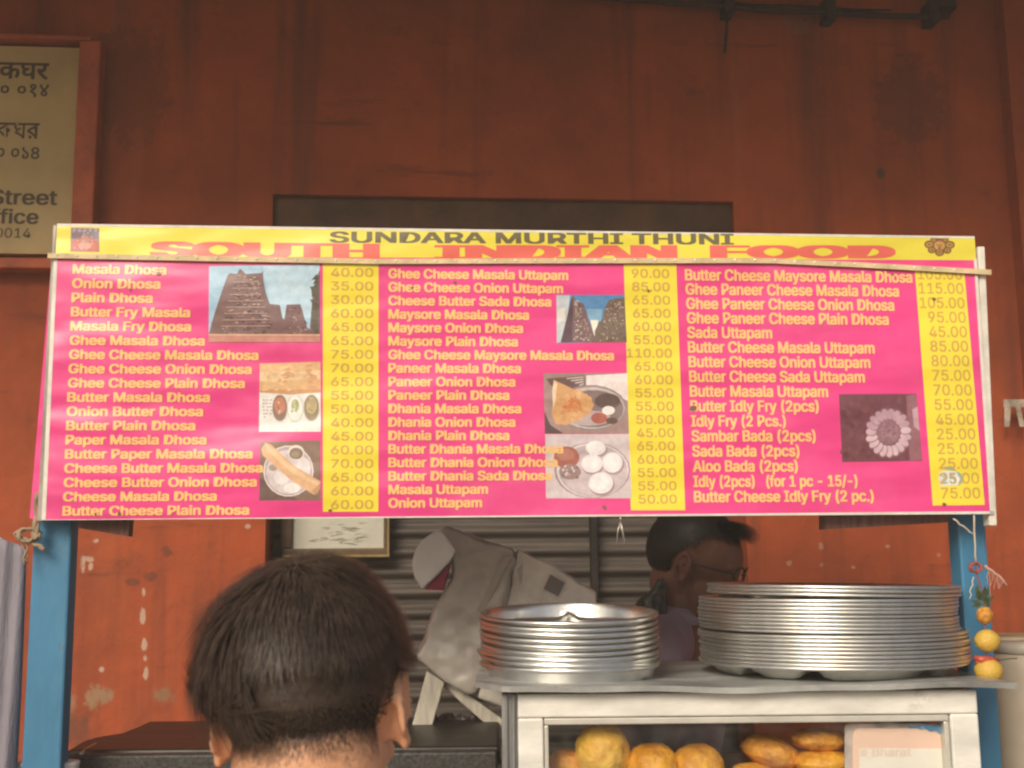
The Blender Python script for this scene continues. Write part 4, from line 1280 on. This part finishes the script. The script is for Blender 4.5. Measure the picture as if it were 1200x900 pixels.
# ================================================================== CLOTH at the left, drum at the right
Yt = 1.99
v = []; f = []
nx, nz = 40, 60
p00 = P(-70, 615, Yt); p10 = P(29, 642, Yt)
for j in range(nz + 1):
    k = j / nz
    for i in range(nx + 1):
        u = i / nx
        x = p00.x + (p10.x - p00.x) * u + .004 * math.sin(k * 5 + 1) * u
        z = (p00.z + (p10.z - p00.z) * u ** 1.5) * (1 - k) + .55 * k
        y = Yt + .016 * math.sin(u * 13 + .8 * math.sin(k * 3)) * (.35 + .65 * k) + .006 * math.sin(u * 31 + k * 4)
        v.append((x, y, z))
for j in range(nz):
    for i in range(nx):
        a = j * (nx + 1) + i; f.append((a, a + nx + 1, a + nx + 2, a + 1))
o = mesh("tarpaulin", v, f, mat("grey_lilac_cloth", (0.24, 0.225, 0.27), 0.8, var=.12, vscale=7, bump=.3, bscale=90, stretch=(3, 3, .6)), None, True, origin=(p10.x, Yt, .55))
sol = o.modifiers.new("sol", 'SOLIDIFY'); sol.thickness = .002
tag(o, "grey lilac tarpaulin hanging down at the left edge of the picture", "tarpaulin")

Yd = 2.55
a = P(1163, 766, Yd); b = P(1245, 766, Yd); r_ = (b.x - a.x) / 2
dr = thing("drum", "pale plastic water drum partly hidden beside the right blue post", "drum", ((a.x + b.x) / 2, Yd, 0))
mb = MB(); c = Vector(((a.x + b.x) / 2, Yd, 0)); H = a.z
prof = [(0, r_ * .9), (.05, r_ * .97), (.3, r_), (.32, r_ * 1.03), (.36, r_ * 1.03), (.38, r_), (.7, r_), (.72, r_ * 1.03), (.76, r_ * 1.03), (.78, r_), (H - .05, r_), (H - .02, r_ * .97), (H, r_ * .9)]
mb.tube([c + Vector((0, 0, z)) for z, q in prof], [q for z, q in prof], 48)
mb.build("barrel", mat("drum_plastic", (0.52, 0.45, 0.36), 0.5, var=.12, vscale=5), dr, True)
mb = MB(); mb.tube([c + Vector((0, 0, z)) for z in (H + .0005, H + .004, H + .022, H + .026)], [r_ * .86, r_ * .94, r_ * .94, r_ * .8], 48)
mb.build("lid", mat("drum_lid", (0.50, 0.46, 0.40), 0.5, var=.1), dr, True)
mb = MB(); 
mb.box((c.x - r_ * 1.1, Yd - .02, H + .0265), (c.x + r_ * 1.2, Yd + .02, H + .034))
bevel(mb.build("lid_bar", mat("bar_wood", (0.55, 0.42, 0.30), 0.6), dr), .002)

# ================================================================== PEOPLE
def skinmat(name, col, col2):
    m = mat(name, col, 0.5, var=.06, vscale=14, bump=.12, bscale=160, col2=col2, spec=.4)
    b = m.node_tree.nodes["Principled BSDF"]
    b.inputs["Subsurface Weight"].default_value = .12
    b.inputs["Subsurface Radius"].default_value = (.008, .003, .0015)
    b.inputs["Subsurface Scale"].default_value = .6
    return m

def head_prims(mb, T, ears=True, wide=1.0, face=True, neck=None):
    """local axes: x right, y to the face, z up; origin midway between the ear holes"""
    R3 = T.to_3x3().to_4x4()
    def B(c, r): mb.ball(T @ Vector(c), r, R3, nu=28, nv=20)
    B((0, -.012, .040), (.0735 * wide, .093, .084))
    B((0, .020, .030), (.068 * wide, .078, .078))
    B((0, .030, -.040), (.058, .060, .075))
    B((0, .050, -.078), (.042, .040, .034))
    B((0, -.030, -.030), (.062, .060, .070))
    if face:
        for s in (-1, 1):
            B((s * .030, .078, .022), (.022, .012, .010))
            B((s * .040, .064, -.030), (.022, .020, .018))
            B((s * .031, .076, .006), (.0125, .0125, .0115))
            B((s * .012, .099, -.030), (.008, .010, .008))
        B((0, .090, .010), (.010, .014, .016))
        B((0, .098, -.008), (.009, .014, .016))
        B((0, .106, -.024), (.0115, .014, .011))
        B((0, .090, -.052), (.022, .011, .008))
        B((0, .087, -.064), (.019, .012, .008))
        B((0, .086, -.092), (.018, .013, .014))
    if ears:
        for s in (-1, 1):
            er = R3 @ Matrix.Rotation(s * R(-7), 4, 'Z') @ Matrix.Rotation(R(-8), 4, 'X')
            base = Vector((s * .0735 * wide, -.008, .002))
            def E(c, r): mb.ball(T @ (base + (Matrix.Rotation(s * R(-7), 4, 'Z') @ Matrix.Rotation(R(-8), 4, 'X')) @ Vector(c)), r, er, nu=14, nv=10)
            N_ = 13
            for k in range(N_):
                a = R(-60 + 250 * k / (N_ - 1))
                E((s * .008, -.004 - .0155 * math.cos(a) * 1.0, .004 + .0275 * math.sin(a)), (.0042, .0046, .0052))
            E((s * .002, .002, .004), (.0042, .015, .025))
            E((s * .005, .004, -.024), (.0052, .009, .0105))
            E((-s * .006, .004, .0), (.012, .014, .026))
    if neck:
        pts, rads = neck
        mb.chain([T @ Vector(p) if i == 0 else Vector(p) for i, p in enumerate(pts)], rads)

def arm_hand(mb, sh, el, wr, tip_dir, palm_n, s):
    mb.chain([sh, sh.lerp(el, .5), el, el.lerp(wr, .35), wr], [.050, .045, .037, .038, .026])
    d = tip_dir.normalized(); n = palm_n.normalized(); side = d.cross(n).normalized()
    mb.chain([wr, wr + d * .045, wr + d * .085], [.025, .033, .036], None)
    for k, (off, ln) in enumerate(((-.030, .066), (-.010, .076), (.011, .072), (.030, .056))):
        a = wr + d * .092 + side * off
        b = a + d * ln * .5 + n * .006
        c = b + d * ln * .38 + n * .018
        mb.chain([wr + d * .070 + side * off * .8, a, b, c], [.0105, .0098, .0088, .0075])
    a = wr + d * .030 - side * .030
    mb.chain([a, a + d * .035 - side * .020, a + d * .062 - side * .018 + n * .012], [.013, .011, .009])

def body_prims(mb, hip, chest, neckb, sw, feet, hands):
    """simple clothed-size body fused with the head: hip/chest/neck centres, half shoulder width, feet and hand targets"""
    mb.ball(hip, (.155, .105, .115), nu=24, nv=16)
    mb.ball(hip.lerp(chest, .5), (.140, .100, .16), nu=24, nv=16)
    mb.ball(chest, (.165, .108, .155), nu=24, nv=16)
    for s in (-1, 1):
        sh = neckb + Vector((s * sw, 0, -.075))
        mb.chain([neckb + Vector((0, 0, -.01)), neckb + Vector((s * sw * .5, 0, -.035)), sh], [.055, .058, .058])
        ft = feet[0 if s < 0 else 1]
        hj = hip + Vector((s * .085, 0, -.05))
        kn = hj.lerp(ft, .52) + Vector((0, .02, 0))
        mb.chain([hj, hj.lerp(kn, .5), kn, kn.lerp(ft, .35), ft + Vector((0, 0, .09))], [.085, .075, .056, .053, .038])
        el, wr, td, pn = hands[0 if s < 0 else 1]
        arm_hand(mb, sh, el, wr, td, pn, s)

# ---- customer, seen from behind
HO = P(366, 845, 1.05)
T1 = Matrix.Translation(HO) @ Matrix.Rotation(R(-5), 4, 'Y') @ Matrix.Rotation(R(-6), 4, 'X')
fl = Vector((HO.x, HO.y, 0))
cus = thing("person", "customer with short dark hair seen from behind, looking up at the menu", "person", fl)
nb = HO + Vector((-.004, -.045, -.165))
hip = Vector((HO.x, HO.y - .03, .88)); chest = Vector((HO.x, HO.y - .04, nb.z - .21))
S_cu = skinmat("customer_skin", (0.74, 0.41, 0.25), (0.68, 0.34, 0.19))
mb = MB()
head_prims(mb, T1, True, 1.0, True, ([(0, -.030, -.045), tuple(HO + Vector((0, -.045, -.11))), tuple(nb), tuple(chest)], [.060, .064, .072, .09]))
fy = HO.y
hands = []
for s in (-1, 1):
    sh = nb + Vector((s * .185, 0, -.075))
    el = sh + Vector((s * .04, -.03, -.29)); wr = el + Vector((s * .00, .05, -.24))
    hands.append((el, wr, Vector((0, .12, -1)), Vector((-s, 0, 0))))
feet = [Vector((HO.x - .10, fy - .02, 0)), Vector((HO.x + .10, fy - .02, 0))]
body_prims(mb, hip, chest, nb, .185, feet, hands)
cbody = fuse(mb, "body", S_cu, cus, .0042, 5)
# hair: a close cap plus many fine locks growing out of it
def hair(T, parent, m, region, length, seed, nstr, cen=(0, -.010, .040), rad=(.0785, .098, .091), whorl=(0, -.35, .94), width=.0007, out=.3):
    g = np.random.default_rng(seed)
    cen = Vector(cen); wh = Vector(whorl).normalized()
    v = []; f = []
    made = 0
    while made < nstr:
        d = Vector(g.normal(size=3)).normalized()
        pr_ = region(d)
        if g.random() > pr_: continue
        made += 1
        p = cen + Vector((d.x * rad[0], d.y * rad[1], d.z * rad[2])) * (0.975)
        n = Vector((d.x / rad[0], d.y / rad[1], d.z / rad[2])).normalized()
        t = (d - wh * d.dot(wh)); t = (t - n * t.dot(n))
        t = t.normalized() if t.length > 1e-4 else Vector((1, 0, 0))
        clump = _n.noise_vector(p * 26 + Vector((seed, 0, 0)))
        sw = n.cross(t) * (.50 * clump.x + .10 * g.normal())
        L = length(d) * (0.75 + .5 * g.random()) * (1 + .25 * clump.y)
        dirv = (t * (1 - out) + n * (out + .16 * clump.z + .03 * g.normal()) + sw).normalized()
        side = dirv.cross(n).normalized() * width * (.7 + .6 * g.random())
        seg = 4; b = len(v)
        q = p.copy(); dd = dirv.copy()
        for s in range(seg + 1):
            k = s / seg; wdt = (1 - k) ** .7 + .08
            v += [T @ (q - side * wdt), T @ (q + side * wdt)]
            q = q + dd * (L / seg)
            # keep hugging the skull
            e = q - cen; dn = Vector((e.x / rad[0], e.y / rad[1], e.z / rad[2])); lv = dn.length
            nn = Vector((e.x / rad[0] ** 2, e.y / rad[1] ** 2, e.z / rad[2] ** 2)).normalized()
            dd = (dd - nn * .18 + Vector((0, 0, -.03))).normalized()
            if lv < 1.0: q = cen + e / lv * 1.003
        for s in range(seg):
            f.append((b + 2 * s, b + 2 * s + 1, b + 2 * s + 3, b + 2 * s + 2))
    return v, f
def cap_mesh(T, cen, rad, keep, amp, sc):
    nu, nv = 120, 70
    v = []; idx = {}; f = []
    def dirv(i, j):
        th = math.pi * j / nv; ph = 2 * math.pi * i / nu
        return Vector((math.sin(th) * math.cos(ph), math.sin(th) * math.sin(ph), math.cos(th)))
    def vid(i, j):
        i %= nu
        if j == 0 or j == nv: i = 0
        if (i, j) not in idx:
            d = dirv(i, j)
            kk = keep(d)
            edge = max(0, min(1, kk * 5))
            q = (0.955 + .045 * edge + amp * edge * fbm(d, sc, 4))
            idx[(i, j)] = len(v)
            v.append(T @ (Vector(cen) + Vector((d.x * rad[0], d.y * rad[1], d.z * rad[2])) * q))
        return idx[(i, j)]
    for j in range(nv):
        for i in range(nu):
            d = dirv(i + .5, j + .5)
            if keep(d) > 0:
                q = [vid(i, j), vid(i, j + 1), vid(i + 1, j + 1), vid(i + 1, j)]
                q = list(dict.fromkeys(q))
                if len(q) > 2: f.append(tuple(q))
    return v, f
def hair_mat(name, a, b):
    m = mat(name, a, 0.5, var=.2, vscale=90, col2=b, spec=.35)
    return m
M_hair = hair_mat("dark_hair", (0.062, 0.042, 0.031), (0.026, 0.018, 0.014))
def keepC(d):
    # hairline: nape at d.z ~ -0.62 behind, over the ears at the sides, forehead in front
    lim = -.66 if d.y < -.35 else (-.66 + (d.y + .35) / .45 * .62 if d.y < .10 else -.04 + (d.y - .10) * .75)
    lim += .05 * _n.noise(d * 7) 
    return d.z - lim
def lenC(d):
    k = keepC(d)
    base = .004 + .030 * max(0, min(1, (d.z + .45) / .9)) * max(0, min(1, k * 1.3))
    if d.z > .45: base += .010
    if d.x < -.3 and k > .3: base += .006
    return base
v1, f1 = cap_mesh(T1, (0, -.010, .040), (.080, .099, .093), lambda d: keepC(d) - .42, .03, 4.5)
def densC(d):
    k = keepC(d)
    return max(0.0, min(1.0, (k + .06) * 1.35)) if k > -.06 else 0.0
v2_, f2_ = hair(T1, cus, M_hair, densC, lenC, 5, 30000, out=.16, rad=(.0775, .0965, .0900), width=.00055)
v3_, f3_ = hair(T1, cus, M_hair, lambda d: 1.0 if d.z > .12 - .45 * (d.x < -.35) else 0.0, lambda d: .026 + .018 * max(0, d.z) + .020 * (d.x < -.4), 6, 9000, out=.26, rad=(.0865, .102, .0965), width=.0006)
# longer tousled tuft on the crown, to the right
v4_, f4_ = hair(T1, cus, M_hair, lambda d: max(0, 1 - 1.5 * (Vector(d) - Vector((.45, -.25, .85)).normalized()).length), lambda d: .034, 8, 2600, out=.32, rad=(.083, .102, .0965), width=.0007)
v3_ = v3_ + v4_; o3 = len(v3_) - len(v4_); f3_ = f3_ + [tuple(i + o3 for i in q) for q in f4_]
hb = MB(); hb.add(v1, f1); hb.add(v2_, f2_); hb.add(v3_, f3_)
# clipped stubble down the nape and round the ears, rooted on the skin itself
from mathutils.bvhtree import BVHTree
bt = BVHTree.FromPolygons([FR[cus] @ q.co for q in cbody.data.vertices], [tuple(q.vertices) for q in cbody.data.polygons])
g = np.random.default_rng(3)
vv = []; ff = []
for _ in range(260000):
    lz = g.uniform(-.056, .055); az_ = g.uniform(-105, 105)
    dns = (lz + .040 + .004 * _n.noise(Vector((az_ * .05, lz * 60, 0)))) / .055
    if g.random() > max(0, dns) ** 1.8: continue
    d = Vector((math.sin(R(az_)), -math.cos(R(az_)), 0))
    if abs(az_) > 62 and lz < .035: continue
    hit = bt.ray_cast(T1 @ (Vector((0, -.01, lz)) + d * .25), (T1.to_3x3() @ -d))
    if hit[0] is None: continue
    p, n = hit[0], hit[1]
    L = .0035 + .006 * max(0, dns) * g.random()
    t = Vector((g.normal() * .25, 0, -1)); t = (t - n * t.dot(n)).normalized()
    dr_ = (t + n * .35 + Vector((g.normal() * .1, 0, 0))).normalized(); sd_ = dr_.cross(n).normalized() * .00010
    b = len(vv)
    vv += [p - sd_, p + sd_, p + dr_ * L]
    ff.append((b, b + 1, b + 2))
hb.add(vv, ff)
hb.build("hair", M_hair, cus, True)
# clothes
M_tee = mat("dark_tee", (0.05, 0.055, 0.075), 0.85, var=.15, vscale=20, bump=.2)
mb = MB()
mb.ball(hip + Vector((0, 0, .03)), (.175, .125, .12), nu=24, nv=16); mb.ball(hip.lerp(chest, .5), (.165, .122, .17), nu=24, nv=16); mb.ball(chest, (.186, .128, .165), nu=24, nv=16)
for s in (-1, 1):
    sh = nb + Vector((s * .185, 0, -.075))
    mb.chain([nb + Vector((s * .05, 0, -.055)), nb + Vector((s * .10, 0, -.055)), sh, sh.lerp(hands[0 if s < 0 else 1][0], .62)], [.062, .070, .070, .062])
fuse(mb, "shirt", M_tee, cus, .008, 6, jitter=lambda p: .003 * fbm(p, 9, 3))
def trousers(parent, hip, feet, m, T=None):
    mb = MB(); mb.ball(hip + Vector((0, 0, -.02)), (.168, .118, .12), nu=24, nv=16)
    for s in (-1, 1):
        ft = feet[0 if s < 0 else 1]; hj = hip + Vector((s * .085, 0, -.05)); kn = hj.lerp(ft, .52) + Vector((0, .02, 0))
        mb.chain([hj, hj.lerp(kn, .5), kn, ft + Vector((0, 0, .07))], [.098, .088, .070, .062])
    fuse(mb, "trousers", m, parent, .009, 5, T=T)
def shoes(parent, feet, m, T=None):
    for ft in feet:
        mb = MB(); M = Matrix.Identity(4)
        mb.chain([ft + M @ Vector((0, -.03, .045)), ft + M @ Vector((0, .06, .042)), ft + M @ Vector((0, .14, .034))], [.045, .042, .034])
        fuse(mb, "shoe", m, parent, .008, 4, T=T)
M_jean = mat("blue_jeans", (0.05, 0.075, 0.14), 0.85, var=.2, vscale=20)
trousers(cus, hip, feet, M_jean)
shoes(cus, feet, mat("black_shoe", (0.03, 0.03, 0.03), 0.5))

# ---- stall keeper in profile behind the case
HK = P(814, 668, 2.72)
QK = Matrix.Translation(HK) @ Matrix.Rotation(R(-110), 4, 'Z') @ Matrix.Translation(-HK)
T2l = Matrix.Translation(HK) @ Matrix.Rotation(R(-14), 4, 'X') @ Matrix.Scale(1.06, 4)
T2 = QK @ T2l
kee = thing("person", "stall keeper in glasses and lavender shirt, facing right behind the big plate stack", "person", (HK.x, HK.y, 0))
S_k = skinmat("keeper_skin", (0.19, 0.082, 0.054), (0.15, 0.060, 0.038))
nk = HK + Vector((0, -.060, -.118))
hip2 = Vector((nk.x, nk.y - .05, .88)); chest2 = Vector((nk.x, nk.y - .02, nk.z - .21))
mb = MB()
head_prims(mb, T2l, True, 1.0, True, ([(0, -.020, -.05), tuple(HK + Vector((0, -.035, -.08))), tuple(nk), tuple(chest2)], [.060, .060, .066, .09]))
hands2 = []
for s in (-1, 1):
    sh = nk + Vector((s * .175, 0, -.075))
    el = sh + Vector((s * .02, -.02, -.29)); wr = el + Vector((-s * .03, .20, -.06))
    hands2.append((el, wr, Vector((-s * .2, 1, -.2)), Vector((0, 0, 1))))
feet2 = [Vector((hip2.x - .10, hip2.y, 0)), Vector((hip2.x + .10, hip2.y, 0))]
body_prims(mb, hip2, chest2, nk, .175, feet2, hands2)
fuse(mb, "body", S_k, kee, .0046, 4, T=QK)
def keepK(d):
    if d.y > .55: lim = .52 - .1 * abs(d.x)
    elif d.y > -.05: lim = .12 + (d.y + .05) * .83
    elif d.y > -.3: lim = -.30 + (d.y + .3) / .25 * .42
    else: lim = -.62
    return d.z - lim
M_hk = hair_mat("keeper_hair", (0.016, 0.012, 0.010), (0.008, 0.006, 0.006))
v1, f1 = cap_mesh(T2, (0, -.010, .042), (.081, .102, .094), keepK, .02, 4)
v2_, f2_ = hair(T2, kee, M_hk, lambda d: max(0, min(1, keepK(d) * 4 + .2)), lambda d: .016 + .012 * max(0, d.z), 9, 9000, out=.14, rad=(.0815, .1025, .0955), width=.0009)
hb = MB(); hb.add(v1, f1); hb.add(v2_, f2_)
# forelock standing out over the forehead
for k in range(1500):
    cl = _n.noise_vector(Vector((k // 30 * 1.7, 3, 0)))
    a = Vector((random.uniform(-.050, .055), .050 + random.uniform(-.020, .020), .108 + random.uniform(-.016, .006)))
    ln = random.uniform(.8, 1.15)
    pts = [a, a + Vector((cl.x * .003, .020, .006)) * ln, a + Vector((cl.x * .005, .036, .0 + cl.y * .003)) * ln, a + Vector((cl.x * .006, .044, -.014)) * ln]
    b = len(hb.v); w_ = .0011
    for i, p in enumerate(pts):
        hb.v += [T2 @ (p - Vector((w_ * (1 - i / 3.6), 0, 0))), T2 @ (p + Vector((w_ * (1 - i / 3.6), 0, 0)))]
    hb.f += [(b + 2 * i, b + 2 * i + 1, b + 2 * i + 3, b + 2 * i + 2) for i in range(3)]
hb.build("hair", M_hk, kee, True)
gl_ = MB()
for s in (-1, 1):
    cxg = s * .032
    ringp = [T2 @ Vector((cxg + .026 * math.cos(a), .104 - .010 * abs(math.cos(a)) * (1 if s * math.cos(a) > 0 else 0), .010 + .019 * math.sin(a))) for a in [2 * math.pi * k / 20 for k in range(21)]]
    gl_.tube(ringp, .0019, 6, cap=False)
    gl_.tube([T2 @ Vector((s * .058, .094, .014)), T2 @ Vector((s * .074, .070, .014)), T2 @ Vector((s * .080, .010, .016)), T2 @ Vector((s * .079, -.012, .008))], .0021, 6)
gl_.tube([T2 @ Vector((-.008, .105, .012)), T2 @ Vector((0, .110, .014)), T2 @ Vector((.008, .105, .012))], .0018, 6)
go = gl_.build("glasses", mat("black_frame", (0.015, 0.013, 0.012), 0.3), kee, True)
mb = MB()
for s in (-1, 1):
    pts = [T2 @ Vector((s * .032 + .025 * math.cos(a), .1035, .010 + .018 * math.sin(a))) for a in [2 * math.pi * k / 18 for k in range(18)]]
    mb.add(pts, [tuple(range(18))])
mb.build("lens", glass("lens_glass", (0.8, 0.8, 0.8), .25), go)
M_lav = mat("lavender_shirt", (0.30, 0.225, 0.30), 0.8, var=.12, vscale=8, bump=.3, bscale=14, stretch=(1, 1, .4))
mb = MB()
mb.ball(hip2 + Vector((0, 0, .05)), (.178, .128, .13), nu=24, nv=16); mb.ball(hip2.lerp(chest2, .5), (.172, .128, .17), nu=24, nv=16); mb.ball(chest2, (.186, .132, .165), nu=24, nv=16)
for s in (-1, 1):
    sh = nk + Vector((s * .175, 0, -.075)); el = hands2[0 if s < 0 else 1][0]
    mb.chain([nk + Vector((s * .050, -.002, -.024)), nk + Vector((s * .095, 0, -.038)), sh, sh.lerp(el, .5), el, el.lerp(hands2[0 if s < 0 else 1][1], .75)], [.068, .074, .074, .064, .056, .046])
sho = fuse(mb, "shirt", M_lav, kee, .008, 5, T=QK, jitter=lambda p: .004 * fbm(p, 8, 4))
mb = MB()
# collar: a folded band round the neck, points in front
ring = []
for k in range(25):
    a = 2 * math.pi * k / 24
    c = nk + Vector((0, .002, .012)); ring.append((QK @ (c + Vector((.076 * math.sin(a), -.072 * math.cos(a), .030 + .012 * math.cos(a)))), QK @ (c + Vector((.092 * math.sin(a), -.088 * math.cos(a), -.012)))))
mb.add([q for r2 in ring for q in r2], [(2 * i, 2 * i + 1, 2 * i + 3, 2 * i + 2) for i in range(24)])
o = mb.build("collar", M_lav, sho, True)
sol = o.modifiers.new("sol", 'SOLIDIFY'); sol.thickness = .004
trousers(kee, hip2, feet2, mat("grey_trousers", (0.07, 0.07, 0.075), 0.85), QK)
shoes(kee, feet2, mat("brown_sandal", (0.06, 0.035, 0.02), 0.6), QK)

# dark plastic bag hanging behind the keeper's back
mb = MB()
Yg = 2.62
mb.prism(pp([(734, 722), (760, 732), (784, 730), (784, 686), (775, 676), (764, 690), (748, 706)], Yg), (0, .06, 0))
o = fuse(mb, "plastic_bag", mat("dark_plastic", (0.04, 0.04, 0.044), 0.2, var=.5, vscale=14, bump=.5, bscale=30), None, .005, 3, jitter=lambda p: .005 * fbm(p, 18, 3) - .012 * abs(fbm(p + Vector((1, 2, 3)), 16, 3)), origin=P(758, 720, Yg))
tag(o, "crinkled dark plastic bag between the small stack and the stall keeper", "plastic bag")
